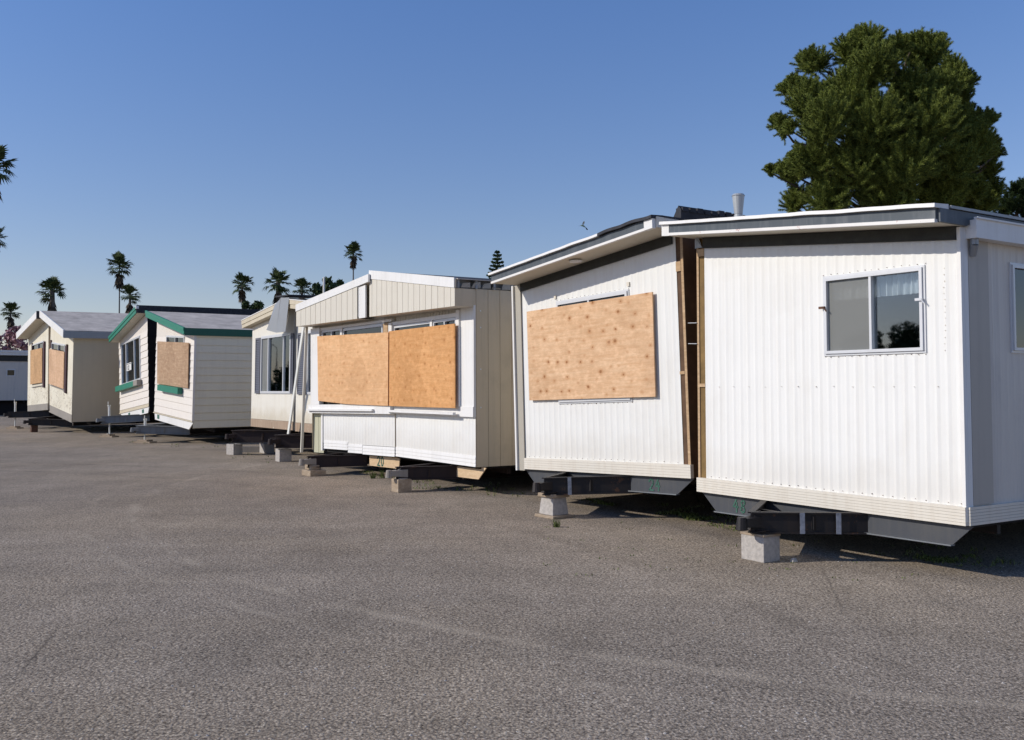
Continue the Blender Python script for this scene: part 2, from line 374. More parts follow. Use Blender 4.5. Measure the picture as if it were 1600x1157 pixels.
# ------------------------------------------------------------------ a mobile home section
def section(name,label,O,yaw,roll,pitch,group=None):
    o=bpy.data.objects.new(name,None); col.objects.link(o)
    y,r,p=R(yaw),R(roll),R(pitch)
    ex=Vector((math.cos(y),-math.sin(y),0));ey=Vector((math.sin(y),math.cos(y),0));ez=Vector((0,0,1))
    ex2=ex*math.cos(r)+ez*math.sin(r);ez2=ez*math.cos(r)-ex*math.sin(r)
    ey2=ey*math.cos(p)+ez2*math.sin(p);ez3=ez2*math.cos(p)-ey*math.sin(p)
    m=Matrix((ex2,ey2,ez3)).transposed().to_4x4(); m.translation=Vector(O)
    o.matrix_world=m; tag(o,label,'mobile home',group or 'mobile home halves parked in a row'); o.empty_display_size=.3
    return o
def shell(s,W,L,zl,zr,mat_side_l,mat_side_r,mat_in='room',side_kind='flat',p=.2,side_r_holes=(),holes=(),backmat=None,sidey0=.0,lining_inset=.05,rlap=False,open_l=False,open_r=False,lz=0,rz0=0):
    """side walls, lining, floor and back"""
    HL=zl; HR=zr
    mb=MB()
    # floor / belly
    mb.box(.02,W-.02,.06,L-.02,-.03,.03); mb.build('floor',M['dark_in'],s)
    mb=MB()
    iy=lining_inset
    sheet(mb,.02,W-.02,.03,lambda u:HL+(HR-HL)*u/W-.01,'flat',1,holes,lambda u,o,z:(u,iy,z),())
    mb.build('inner_lining',M[mat_in],s)
    # interior side, back linings so rooms read dark
    mb=MB()
    mb.box(.03,.06,iy+.01,L-.05,.03,HL-.02)
    a=MB(); sheet(a,iy+.01,L-.05,.03,lambda u:HR-.02,'flat',1,side_r_holes,lambda u,o,z:(W-.05,u,z))
    mb.v+= []; 
    n0=len(mb.v); mb.v+=a.v; mb.f+=[tuple(i+n0 for i in f) for f in a.f]; mb.m+=a.m
    mb.box(.06,W-.06,2.9,2.94,.03,min(HL,HR)-.05)
    mb.build('partition',M['room'],s)
    # right wall
    mb=MB(); PR=lambda u,o,z:(W+o,u,z)
    if rlap: lap(mb,0.0,L,0.0+rz0,HR,[(h[0],h[1],h[2],h[3]) for h in side_r_holes],PR)
    else: sheet(mb,sidey0,L,rz0,lambda u:HR,side_kind,p,side_r_holes,PR)
    wr=mb.build('side_wall',M[mat_side_r],s)
    mb=MB(); PL=lambda u,o,z:(0-o,L-u,z)
    if rlap: lap(mb,0,L,rz0,HL,[],PL)
    else: sheet(mb,0,L,rz0,lambda u:HL,side_kind,p,(),PL)
    wl=mb.build('side_wall',M[mat_side_l],s)
    mb=MB(); sheet(mb,0,W,rz0,lambda u:HR+(HL-HR)*u/W,'flat',1,(),lambda u,o,z:(W-u,L+.0,z)); mb.build('back_wall',M[backmat or mat_side_r],s)
    return wr,wl
def roof(s,x0,z0,x1,z1,y0,L,th,mat_top,mat_sof='soffit',inset=.012):
    mb=MB(); mb.k=0
    sl=(z1-z0)/(x1-x0)
    mb.prism([(x0+.004,z0+.02),(x1-.004,z1+.02),(x1-.004,z1+th-.004),(x0+.004,z0+th-.004)],y0+.03,L+.2)
    r=mb.build('roof',M[mat_top],s)
    mb=MB(); mb.prism([(x0+.004,z0),(x1-.004,z1),(x1-.004,z1+.018),(x0+.004,z0+.018)],y0+.03,L+.19)
    mb.build('soffit',M[mat_sof],s)
    return r
def fascia(s,x0,z0,x1,z1,y,bands,name='fascia',t=.028):
    """bands: list of (za,zb,mat,extra thickness) measured up from soffit line; one mesh, several materials"""
    mb=MB(); mats=[]
    for za,zb,m,e in bands:
        if M[m] not in mats: mats.append(M[m])
        mb.k=mats.index(M[m])
        mb.prism([(x0,z0+za),(x1,z1+za),(x1,z1+zb),(x0,z0+zb)],y-e,y+t)
    return mb.build(name,mats,s)
def chassis(s,W,L,mat='steel_black',wheels=True,z=-.03):
    mb=MB()
    for x in (W*.33,W*.67):
        mb.box(x-.05,x+.05,.3,L-.3,z-.025,z); mb.box(x-.006,x+.006,.3,L-.3,z-.2,z-.025); mb.box(x-.05,x+.05,.3,L-.3,z-.225,z-.2)
    k=.6
    while k<L-.3:
        mb.box(.1,W*.33-.05,k,k+.05,z-.1,z-.001); mb.box(W*.33+.05,W*.67-.05,k,k+.05,z-.1,z-.001); mb.box(W*.67+.05,W-.1,k,k+.05,z-.1,z-.001); k+=1.2
    for yy in (L*.55,L*.55+.85): mb.tube((.22,yy,z-.17),(W-.22,yy,z-.17),.04)
    mb.build('chassis',M[mat],s)
    for yy in (L*.55,L*.55+.85):
        for x in (.12,W-.30):
            t=MB(); t.tube((x,yy,z-.08),(x+.18,yy,z-.08),.30,n=20)
            w=t.build('wheel',M['rubber'],s,bevel=.02)
def hitch(s,cx,dy,ztop,h,spread,mat,jack=False,cxo=0,tapes=(),ymax=.25,couplermat=None,w=.06,jackh=.25,jackground=None,pad=None):
    """A-frame tow hitch: two channel legs meeting in front at (cx,-dy)"""
    tip=Vector((cx,-dy,ztop-h/2)); mb=MB()
    for sgn in (-1,1):
        e=Vector((cx+sgn*spread,ymax,ztop-h/2))
        d=(e-tip).normalized(); side=d.cross(Vector((0,0,1))).normalized()
        a=tip+side*.03*(1 if sgn>0 else -1)
        mb.beam(tip,e,.012,h-.03)                       # web
        mb.beam(tip+Vector((0,0,h/2-.0075)),e+Vector((0,0,h/2-.0075)),w,.014)
        mb.beam(tip-Vector((0,0,h/2-.0075)),e-Vector((0,0,h/2-.0075)),w,.014)
    mb.beam((cx-spread*.55,-dy*.45+ymax*.45-.02,ztop-h/2),(cx+spread*.55,-dy*.45+ymax*.45-.02,ztop-h/2),.04,h*.6)
    f=mb.build('tow_frame',M[mat],s)
    # coupler
    c=MB(); t=tip+Vector((0,0,.01))
    c.hexa([t+Vector(p) for p in ((-.07,.16,-.07),(.07,.16,-.07),(.05,-.10,-.045),(-.05,-.10,-.045),(-.07,.16,.05),(.07,.16,.05),(.045,-.10,.035),(-.045,-.10,.035))])
    c.tube(t+Vector((0,-.12,-.07)),t+Vector((0,-.12,.045)),.055,.04,12)
    c.box(t.x-.10,t.x+.10,t.y+.02,t.y+.14,t.z-.09,t.z-.075)
    c.tube(t+Vector((.02,.02,.04)),t+Vector((.02,.10,.09)),.012,n=6)
    c.build('coupler',M[couplermat or mat],f,bevel=.006)
    for k in tapes:
        b=MB(); e=Vector((cx+spread,ymax,ztop-h/2)); d=(e-tip); p=tip+d*k; dd=d.normalized(); sd=dd.cross(Vector((0,0,1))).normalized()
        p=p+sd*.034
        b.beam(p-dd*.022,p+dd*.022,.004,h*.98); b.build('tape_strip',M['tape'],f)
    if jack:
        b=MB(); x,y=cx,-dy+.22
        b.tube((x,y,ztop-h*1.05),(x,y,ztop+jackh),.035,n=12)
        b.tube((x,y,ztop+jackh),(x,y,ztop+jackh+.04),.045,n=12)
        g=jackground
        b.tube((x,y,g),(x,y,ztop-h),.024,n=10)
        b.tube((x,y,ztop+jackh+.02),(x+.1,y-.05,ztop+jackh+.05),.01,n=6); b.tube((x+.1,y-.05,ztop+jackh+.05),(x+.1,y-.05,ztop+jackh+.14),.012,n=6)
        b.box(x-.07,x+.07,y-.07,y+.07,g,g+.012)
        b.build('jack',M['pale'],f)
    return f
DIG={'2':[[(0,.8),(.15,.97),(.45,1),(.68,.85),(.66,.62),(.4,.35),(.0,.03),(.72,0)]],
 '4':[[(.45,1),(.02,.42),(.72,.40)],[(.52,.75),(.50,0)]],
 '0':[[(.35,1),(.08,.8),(.03,.4),(.2,.03),(.45,.02),(.63,.3),(.62,.75),(.35,1)]],
 '8':[[(.6,.9),(.3,1),(.08,.8),(.25,.56),(.55,.35),(.55,.1),(.3,0),(.05,.15),(.1,.4),(.4,.56),(.6,.78),(.6,.9)]]}
def digits(par,txt,x,z,h,y,mat='chalk_green',wd=.02,slant=.0):
    mb=MB()
    for ch in txt:
        for st in DIG[ch]:
            for (a,b),(c,d) in zip(st,st[1:]):
                p=Vector((x+a*h*.75+slant*b*h,y,z+b*h)); q=Vector((x+c*h*.75+slant*d*h,y,z+d*h)); e=(q-p).normalized()*wd*.35
                mb.beam(p-e,q+e,.003,wd,up=(0,1,0)) if False else mb.beam(p-e,q+e,wd,.002,up=(0,1,0))
        x+=h*.82
    return mb.build('painted_number',M[mat],par)
def board(name,par,pts,y0,y1,mat,lab=None,bow=0):
    """a sheet from an x,z outline, given thickness; slightly bowed"""
    mb=MB(); mb.prism(pts,y0,y1); o=mb.build(name,M[mat],par)
    if lab: o['label']=lab
    return o
def dots(mb,pts,y,r):
    for x,z in pts:
        x+=random.uniform(-.008,.008); z+=random.uniform(-.004,.004); q=r*random.uniform(.45,.8); mb.tube((x,y+.004,z),(x,y-.008,z),q,q*.7,6)

# ================================================================== E : nearest section, right
s=section('mobile_home','nearest white corrugated half at the right, green 48 below its trim, one sliding window',(2.008,10.376,.440),57.24,.13,-.16)
W=3.063; L=12; zl=2.737; zr=2.434
zt=lambda u:zl+(zr-zl)*u/W
Wn=(1.705,2.722,1.425,2.130); Sw=(.715,1.75,1.43,2.165)
PR=lambda u,o,z:(W+o,u,z)
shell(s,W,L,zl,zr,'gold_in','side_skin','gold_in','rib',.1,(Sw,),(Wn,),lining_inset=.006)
mb=MB(); sheet(mb,.117,3.045,.15,lambda u:zt(u)-.02,'rib',.1,(Wn,),FP())
mb.k=1; dots(mb,[(.33+i*.209,1.122) for i in range(14)],-.008,.007); dots(mb,[(2.915,2.10-i*.052) for i in range(14)],-.002,.008)
mb.k=2; dots(mb,[(.2+i*.1045,.172) for i in range(28)],-.004,.006); dots(mb,[(1.69+i*.075,2.162) for i in range(15)],-.004,.005); dots(mb,[(1.69+i*.075,1.396) for i in range(15)],-.004,.005)
mb.build('front_wall',[M['white_skin'],M['trim_wood'],M['rust']],s)
mb=MB(); ribs_h(mb,-.0,3.075,0,.0,.15,6,FP(-.012),.022); mb.build('base_trim',M['trim_wood'],s)
mb=MB(); ribs_h(mb,.0,L,0,.0,.15,6,lambda u,o,z:(W+o+.012,u,z),.022); mb.build('base_trim',M['trim_wood'],s)
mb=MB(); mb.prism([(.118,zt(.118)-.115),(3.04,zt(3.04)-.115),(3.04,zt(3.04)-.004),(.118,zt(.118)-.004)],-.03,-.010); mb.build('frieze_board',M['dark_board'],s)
mb=MB(); mb.box(3.044,3.076,-.022,.02,.03,zr-.01); mb.box(3.064,3.078,.02,.075,.03,zr-.01); mb.build('corner_post',M['trim_white'],s)
mb=MB(); mb.box(W+.006,W+.016,.08,.365,.16,zr-.01); mb.build('side_panel',M['panel_grey'],s)
roof(s,-.13,2.752,W+.03,2.430,-.40,L,.14,'roof_grey')
def wavy_cap(s,x0,z0,x1,z1,y,h,mat,n=40,amp=.006,name='roof_coping'):
    mb=MB()
    for i in range(n):
        a=x0+(x1-x0)*i/n;b=x0+(x1-x0)*(i+1)/n
        za=z0+(z1-z0)*i/n+amp*mn.noise(Vector((a*3,0,1)));zb=z0+(z1-z0)*(i+1)/n+amp*mn.noise(Vector((b*3,0,1)))
        mb.hexa([(a,y-.04,za),(b,y-.04,zb),(b,y+.15,zb),(a,y+.15,za),(a,y-.036,za+h),(b,y-.036,zb+h),(b,y+.15,zb+h+.01),(a,y+.15,za+h+.01)])
    return mb.build(name,M[mat],s)
FB=[(-.006,.022,'trim_rust',.012),(.0225,.110,'fascia_grey',0)]
fascia(s,-.13+.11,2.752-.011,W+.03,2.430,-.38,FB)
mb=MB(); mb.prism([(-.135,2.745),(-.022,2.733),(-.022,2.733+.125),(-.135,2.745+.125)],-.385,-.345); mb.build('end_block',M['trim_white'],s)
wavy_cap(s,-.14,2.752+.112,W+.05,2.430+.112,-.38,.032,'trim_white')
# side fascia + gutter
mb=MB(); mb.box(W+.03,W+.055,-.352,.02,2.43,2.54); mb.box(W+.03,W+.055,.02,L+.1,2.44,2.54); mb.build('eave_fascia',M['fascia_grey'],s)
mb=MB(); mb.box(W-.1,W+.066,-.22,L+.1,2.548,2.572); mb.build('roof_coping',M['sheet_metal'],s)
mb=MB(); mb.box(W+.004,W+.11,.05,L,2.33,2.345); mb.box(W+.095,W+.11,.05,L,2.345,2.485); mb.box(W+.004,W+.095,.05,.062,2.345,2.48); mb.box(W+.09,W+.125,.05,L,2.4855,2.50)
g=mb.build('gutter',M['trim_white'],s)
mb=MB(); mb.tube((W+.06,.10,2.33),(W+.06,.10,2.28),.032); mb.tube((W+.06,.10,2.285),(W+.02,.13,2.2),.032); mb.build('downspout',M['sheet_metal'],g)
w=window(s,*Wn,mull=(2.205,),fw=.027,panes=['screen','glass'],lab='two-pane sliding window with grey screen and white valance')
zlow=lambda u:1.90+.05*math.sin(u*11)+.02*math.sin(u*37)
curtain(w,1.74,2.69,1.90,2.11,-.10,'curtain',bot=lambda u:1.925,pitch=.062,wob=.02)
for x in (1.692,2.70):
    mb=MB(); mb.box(x-.035,x+.03,-.045,-.028,1.846,1.868); mb.tube((x+.02,-.04,1.857),(x+.05,-.04,1.82),.006,n=6); mb.build('latch',M['rust' if x<2 else 'alu'],w)
w2=window(s,*Sw,mull=(),fw=.025,panes=['glass_dark'],place=PR)
# wall screws and stain row
# open left edge: stud, blocks
mb=MB(); mb.box(.0,.030,-.006,.004,.15,2.70); mb.build('stud',M['stud'],s)
mb=MB(); mb.box(.030,.115,-.010,.004,2.53,2.61); mb.build('blocking',M['stud'],s)
mb=MB(); mb.box(.030,.115,-.010,.004,1.12,1.155); mb.build('blocking',M['stud'],s)
mb=MB(); mb.quad((-.005,-.022,2.62),(.11,-.022,2.62),(.04,-.022,2.74),(.0,-.022,2.74)); mb.prism([(.0,2.62),(.11,2.62),(.03,2.72),(.0,2.72)],-.03,-.025); mb.build('metal_gusset',M['sheet_metal'],s)
for z in (1.815,1.589):
    mb=MB(); mb.tube((-.145,.0,z+.004),(.01,-.02,z-.003),.004,n=6); mb.build('wire_tie',M['alu'],s)
# skirt with number
sk=board('skirt',s,[(.02,-.008),(3.10,-.008),(2.92,-.172),(.22,-.185)],.03,.045,'skirt_dark')
mb=MB(); mb.prism([(.22,-.198),(2.92,-.184),(2.92,-.173),(.22,-.186)],.0,.06); mb.build('skirt_flange',M['steel_grey'],sk)
digits(sk,'48',.475,-.165,.125,.026,wd=.016)
# vent pipe on the roof
mb=MB(); mb.tube((.02,.62,2.82),(.02,.62,3.13),.042,n=16); mb.tube((.02,.62,3.0),(.02,.62,3.05),.05,.05,16); mb.tube((.02,.62,3.06),(.02,.62,3.265),.046,.068,16); mb.tube((.02,.62,3.265),(.02,.62,3.285),.075,.06,16)
mb.build('vent_pipe',M['vent'],s)
chassis(s,W,L)
hitch(s,1.50,.80,-.002,.19,.62,'steel_black',tapes=(.42,.72),ymax=.06)

# ================================================================== D : section 24
s=section('mobile_home','white corrugated half leaning left with one wide knotty plywood sheet and green 24 below',(.101,13.221,.437),53.98,2.08,.21)
W=3.199; L=11.5; zl=2.524; zr=2.757
zt=lambda u:zl+(zr-zl)*u/W
Wn=(.93,2.28,.885,2.185)
shell(s,W,L,zl,zr,'white_skin_d','brown_in','brown_in','flat',.1,(),(Wn,),lining_inset=.006)
mb=MB(); sheet(mb,.155,3.085,.15,lambda u:zt(u)-.02,'rib',.11,(Wn,),FP())
mb.k=1; dots(mb,[(.25+i*.11,.170) for i in range(26)],-.004,.006); dots(mb,[(.93+i*.08,2.216) for i in range(18)],-.004,.005); dots(mb,[(.93+i*.08,.856) for i in range(18)],-.004,.006)
mb.build('front_wall',[M['white_skin_d'],M['rust']],s)
mb=MB(); ribs_h(mb,.157,3.215,0,.0,.15,5,FP(-.012),.022); mb.build('base_trim',M['trim_wood'],s)
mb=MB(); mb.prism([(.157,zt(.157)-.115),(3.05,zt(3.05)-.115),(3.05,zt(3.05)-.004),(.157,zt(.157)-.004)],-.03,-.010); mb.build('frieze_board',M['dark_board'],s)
mb=MB(); mb.box(-.01,.022,-.055,.05,-.02,zl-.01); mb.k=1; mb.box(.022,.155,-.025,-.01,-.02,zl-.01); mb.build('corner_post',[M['trim_white'],M['post_shade']],s)
roof(s,.07,2.520,W-.01,2.757,-.444,L,.12,'roof_grey')
fascia(s,.07,2.520,W-.14,2.757-.0085,-.444,FB)
mb=MB(); mb.prism([(W-.14,2.742),(W-.01,2.751),(W-.01,2.751+.125),(W-.14,2.742+.125)],-.46,-.40); mb.build('end_block',M['trim_white'],s)
wavy_cap(s,.05,2.520+.112,W-.9,2.757+.112-.065,-.444,.03,'trim_white')
wavy_cap(s,W-.9,2.757+.112-.065,W-.0,2.757+.112,-.444,.035,'roof_edge',amp=.03,n=14,name='torn_roofing')
mb=MB(); mb.box(W-.008,W+.01,-.41,.0,2.76,2.88); mb.build('roof_end_board',M['trim_wood'],s)
# raised tarred ridge left open where the halves were cut apart
mb=MB(); rr=random.Random(3)
mb.prism([(W-.16,2.86),(W-.0,2.86),(W+.01,3.0),(W-.03,3.05),(W-.08,2.98)],-.02,L)
for i in range(40):
    y=.0+i*.12; h=.02+.03*rr.random(); mb.box(W-.09+rr.uniform(-.02,.02),W+.02,y,y+.09,2.98,3.0+h)
mb.box(W-.5,W+.01,-.3,.0,2.872,2.90)
mb.build('ridge_flashing',M['roof_edge'],s)
w=window(s,*Wn,mull=(1.57,),panes=['glass_dark','glass_dark'])
for x in (.9,2.3):
    mb=MB(); mb.box(x-.02,x+.02,-.02,-.008,2.24,2.29); mb.build('latch',M['trim_wood'],w)
board('plywood_board',s,[(.335,.925),(2.728,.912),(2.738,2.118),(.326,2.126)],-.052,-.036,'ply_d')
mb=MB(); mb.box(3.162,3.198,-.008,.004,.15,zr-.06); mb.build('stud',M['stud'],s)
mb=MB(); mb.box(3.087,3.162,-.012,.004,2.31,2.42); mb.build('blocking',M['stud'],s)
mb=MB(); mb.box(3.087,3.162,-.012,.004,1.15,1.185); mb.build('blocking',M['stud'],s)
mb=MB(); mb.tube((1.62,-.25,2.625),(1.62,-.25,2.606),.085,.075,16); mb.build('soffit_light',M['trim_white'],s)
sk=board('skirt',s,[(.10,-.008),(3.20,-.008),(2.95,-.185),(.30,-.185)],.03,.045,'skirt_dark')
mb=MB(); mb.prism([(.30,-.198),(2.95,-.198),(2.95,-.186),(.30,-.186)],.0,.06); mb.build('skirt_flange',M['steel_grey'],sk)
digits(sk,'24',2.50,-.165,.125,.026,wd=.017)
chassis(s,W,L)
hitch(s,1.58,.80,-.01,.21,.62,'steel_black',tapes=(.28,),ymax=.06)

# ================================================================== C2 / C1 : cream hooded pair
def hood(s,x0,x1,zb0,zb1,z0,z1,o,th,filler=None,right_face=None):
    """boxed cream gable hood projecting in front of the wall"""
    mb=MB(); sheet(mb,x0,x1,0,lambda u:0,'grv',.2,(),FP()); mb=MB()
    f=lambda u:z0+(z1-z0)*(u-x0)/(x1-x0); b=lambda u:zb0+(zb1-zb0)*(u-x0)/(x1-x0)
    cs=cols(x0,x1,'grv',.2,())
    for a,c in zip(cs,cs[1:]):
        da=-.008 if (a%.2)<.012 else 0; dc=-.008 if (c%.2)<.012 else 0
        mb.quad((a,-o-da*-1 if False else -o-da,b(a)),(c,-o-dc,b(c)),(c,-o-dc,f(c)),(a,-o-da,f(a)))
    mb.quad((x0,-o,b(x0)),(x0,-o,f(x0)),(x0,0,f(x0)),(x0,0,b(x0)))
    mb.quad((x0,-o+.0,b(x0)),(x0,0,b(x0)),(x1,0,b(x1)),(x1,-o,b(x1)))
    return mb.build('hood',M['cream_grv'],s)
# C2
s=section('mobile_home','cream hooded half with darker orange plywood and a shaded grooved side wall',(-1.949,16.083,.392),58.24,.33,.12)
W=2.728; L=8.5; o=.34; z0,z1=2.985,2.555; xa=-.30
zt=lambda u:z0+(z1-z0)*(u-xa)/(W-xa)
wins=[(.06,1.42,1.2,2.17),(1.50,2.24,1.2,2.17)]
shell(s,W,L,zt(0),zt(W),'cream_side','cream_side','room','grv',.2,(),wins,sidey0=-.0)
mb=MB(); sheet(mb,.0,W,2.1,zt,'grv',.1,wins,FP()); mb.build('upper_wall',M['cream_grv'],s)
mb=MB(); sheet(mb,.0,W-.0,.15,lambda u:.72,'rib',.1,(),FP()); mb.build('front_wall',M['white_skin'],s)
mb=MB()
for i in range(3): mb.hexa([(0,-.015,.005+i*.052),(W+.004,-.015,.005+i*.052),(W+.004,.0,.005+i*.052),(0,0,.005+i*.052),(0,-.008,.055+i*.052),(W+.004,-.008,.055+i*.052),(W+.004,.0,.055+i*.052),(0,0,.055+i*.052)])
mb.build('base_trim',M['trim_white'],s)
mb=MB()   # white window surround
P=-.095
mb.box(0,W+.004,P+.045,-.001,.715,.86); mb.box(2.34,W+.004,P+.06,-.001,.861,2.32)
mb.box(0,.055,P,-.001,.861,2.18); mb.box(1.425,1.495,P+.02,-.001,.861,2.18); mb.box(2.245,2.339,P+.03,-.001,.861,2.28); mb.box(0,2.244,P+.03,-.001,2.181,2.24)
mb.box(0,2.3,P-.05,P-.001,.74,.775)
mb.build('window_surround',M['trim_white'],s)
window(s,*[wins[0][i] for i in range(4)],mull=(),panes=['glass_dark'],place=FP(-.03))
window(s,*[wins[1][i] for i in range(4)],mull=(1.86,),panes=['glass_dark','glass_dark'],place=FP(-.03))
board('plywood_board',s,[(.03,.84),(2.33,.838),(2.325,2.075),(.01,2.085)],-.125,-.108,'ply_c2','darker orange plywood board')
fs=fascia(s,xa,z0,W,z1,-o,[(.0,.145,'trim_white',.012)])
hd=hood(s,xa,W,2.34,2.295,z0-.002,z1-.002,o,.1)
mb=MB()  # side return of hood, flush with the side wall
mb.hexa([(W-.02,-o+.002,2.295),(W+.001,-o+.002,2.295),(W+.001,-.001,2.295),(W-.02,-.001,2.295),(W-.02,-o+.002,z1-.004),(W+.001,-o+.002,z1-.004),(W+.001,-.001,z1-.004),(W-.02,-.001,z1-.004)]); mb.build('hood_return',M['cream_side'],s)
roof(s,xa,z0,W-.10,zt(W-.10),-o,L,.14,'roof_edge','cream_grv')
mb=MB(); mb.prism([(W-.099,z1+.132),(W+.06,z1+.118),(W+.06,z1+.13),(W-.099,z1+.145)],-o+.02,L+.1); mb.build('roof_edge',M['roof_grey'],s)
mb=MB(); rr=random.Random(5)   # torn open eave: rafter tails and hanging scraps
y=-o+.03
while y<3: mb.box(W-.098,W+.02,y,y+.035,z1+.0,z1+.128); y+=.30
mb.box(W-.097,W-.09,-o+.03,3,z1,z1+.128)
for i in range(16):
    y=-o+.1+i*.17; h=rr.uniform(.03,.09); t=rr.uniform(-.03,.03)
    mb.hexa([(W+.0,y,z1+.01),(W+.012,y+.15,z1+.01+t*.4),(W+.0,y+.15,z1+.01),(W-.01,y,z1+.01),(W+.03,y+t,z1+h),(W+.035,y+.13,z1+h+t),(W+.028,y+.13,z1+h+t),(W+.024,y+t,z1+h)])
mb.build('torn_eave',M['sheet_metal'],s)
mb=MB(); mb.prism([(W+.001,z1+.0),(W+.02,z1+.0),(W+.02,z1+.13),(W+.001,z1+.13)],-o,-o+.04); mb.build('eave_block',M['grey_plank'],s)
sk=board('skirt',s,[(1.75,-.008),(2.84,-.008),(2.62,-.185),(1.75,-.20)],.10,.115,'ply_sk')
digits_s=None
for z in (2.24,2.0,1.4,.85):
    mb=MB(); mb.tube((W,.08,z),(W+.006,.08,z),.012,n=8); mb.build('washer',M['trim_white'],s)
chassis(s,W,L,'steel_brown')
hitch(s,1.64,.74,-.03,.2,.34,'steel_brown',ymax=.15,couplermat='grey_plank')
# C1
s=section('mobile_home','cream hooded half with pale plywood over its windows and green 20 on its skirt',(-3.817,18.411,.348),51.70,.98,0)
W=3.022; L=8.0; o=.34; z0,z1=2.630,2.950
zt=lambda u:z0+(z1-z0)*u/W
wins=[(.50,1.25,1.2,2.24),(1.32,2.72,1.2,2.22)]
shell(s,W,L,z0,z1,'cream_side','cream_side','room','grv',.2,(),wins)
mb=MB(); sheet(mb,.0,W,2.1,zt,'grv',.1,wins,FP()); mb.build('upper_wall',M['cream_grv'],s)
mb=MB(); sheet(mb,.46,W,.15,lambda u:.72,'rib',.1,(),FP()); mb.build('front_wall',M['white_skin'],s)
mb=MB(); sheet(mb,0,.40,-.05,lambda u:.72,'grv',.2,(),FP(.03)); mb.build('corner_panel',M['cream_low'],s)
mb=MB(); mb.box(.40,.46,-.02,.03,-.0,.72); mb.build('corner_strip',M['trim_white'],s)
mb=MB()
for x0,x1,n,d in ((.5,1.42,3,.04),(1.43,1.95,3,.0),(1.96,W+.0,3,-.01)):
    for i in range(n): mb.hexa([(x0,-.016,d+i*.052),(x1,-.016,d+i*.052),(x1,.0,d+i*.052),(x0,0,d+i*.052),(x0,-.008,d+.05+i*.052),(x1,-.008,d+.05+i*.052),(x1,.0,d+.05+i*.052),(x0,0,d+.05+i*.052)])
mb.build('base_trim',M['trim_white'],s)
mb=MB(); P=-.095
mb.box(.0,W,P,-.001,.70,.86); mb.box(.12,.47,P,-.001,.861,2.30); mb.box(1.255,1.315,P+.02,-.001,.861,2.24); mb.box(.471,W,P+.03,-.001,2.245,2.29)
mb.box(.05,2.5,P-.05,P-.001,.745,.78); mb.box(2.94,W,P+.02,-.001,.861,2.22)
mb.build('window_surround',M['trim_white'],s)
mb=MB(); mb.box(2.76,2.90,P+.03,-.001,.862,2.22); mb.build('stud',M['stud'],s)
window(s,*wins[0],mull=(.87,),panes=['glass_dark','glass_dark'],place=FP(-.03))
window(s,*wins[1],mull=(),panes=['glass_dark'],place=FP(-.03))
pw=board('plywood_board',s,[(.49,.93),(1.6,.865),(3.0,.835),(3.02,2.06),(.45,2.14)],-.125,-.108,'ply_c1','pale plywood board sagging at its lower edge')
fascia(s,.0,z0,W-.27,zt(W-.27),-o,[(.0,.13,'trim_white',.012)])
hood(s,.0,2.36,2.345,2.325,z0-.002,zt(2.36)-.002,o,.1)
mb=MB(); mb.box(2.375,2.60,-o+.02,-o+.05,2.33,zt(2.4)-.005); rr=random.Random(8)
for i in range(26): z=2.36+i*.02; mb.box(2.355,2.375+rr.uniform(0,.02),-o+.015,-o+.05,z,z+.014)
mb.build('hood_filler',M['trim_white'],s)
roof(s,.0,z0,W-.27,zt(W-.27),-o,L,.125,'roof_edge','cream_grv')
sk=board('skirt',s,[(2.00,-.02),(3.0,-.03),(2.98,-.22),(2.00,-.21)],.10,.115,'ply_sk')
digits(sk,'20',2.28,-.195,.15,.097,wd=.024).name='painted_number'
chassis(s,W,L,'steel_brown')
hitch(s,1.40,.78,-.03,.2,.44,'steel_brown',ymax=.15,couplermat='grey_plank')
mb=MB(); mb.beam((.02,-.13,2.36),(-.12,-.16,-.05),.03,.05,up=(0,1,0)); mb.build('loose_corner_strip',M['cream_grv'],s)

# ================================================================== G1 / G2 : shuttered pair
s=section('mobile_home','cream half with tan fascia and a big window between blue-grey shutters',(-6.361,23.457,.576),56.45,.28,-.37)
W=2.849; L=11; zl=2.43; zr=2.70
zt=lambda u:zl+(zr-zl)*u/W
Wn=(.70,2.66,.81,2.14)
shell(s,W,L,zl,zr,'g_wall','g_wall','room','flat',.1,(),(Wn,))
mb=MB(); sheet(mb,.0,W,.19,lambda u:zt(u)-.005,'rib',.2,(Wn,),FP()); mb.build('front_wall',M['g_wall'],s)
mb=MB(); mb.box(.02,W-.02,-.012,.0,.0,.185); mb.build('base_board',M['weathered'],s)
roof(s,-.30,2.40,W+.02,2.705,-.16,L,.2,'roof_grey','g_fascia')
fascia(s,-.31,2.40,W+.03,2.705,-.16,[(.0,.09,'g_fascia',.006),(.0905,.185,'g_fascia',.02),(.186,.205,'trim_white',.03)])
w=window(s,*Wn,mull=(1.20,2.20),panes=['screen','glass','glass'],fw=.045)
curtain(w,.74,1.16,.85,2.1,-.1,'curtain_beige')
def shutter(s,x0,x1,z0,z1):
    mb=MB(); f=.035
    mb.box(x0,x0+f,-.035,-.012,z0,z1);mb.box(x1-f,x1,-.035,-.012,z0,z1);mb.box(x0+f,x1-f,-.035,-.012,z0,z0+.05);mb.box(x0+f,x1-f,-.035,-.012,z1-.05,z1);mb.box(x0+f,x1-f,-.016,-.012,z0+.05,z1-.05)
    z=z0+.055
    while z<z1-.08:
        mb.hexa([(x0+f,-.034,z),(x1-f,-.034,z),(x1-f,-.03,z),(x0+f,-.03,z),(x0+f,-.018,z+.03),(x1-f,-.018,z+.03),(x1-f,-.0165,z+.03),(x0+f,-.0165,z+.03)]); z+=.042
    return mb.build('shutter',M['shutter'],s)
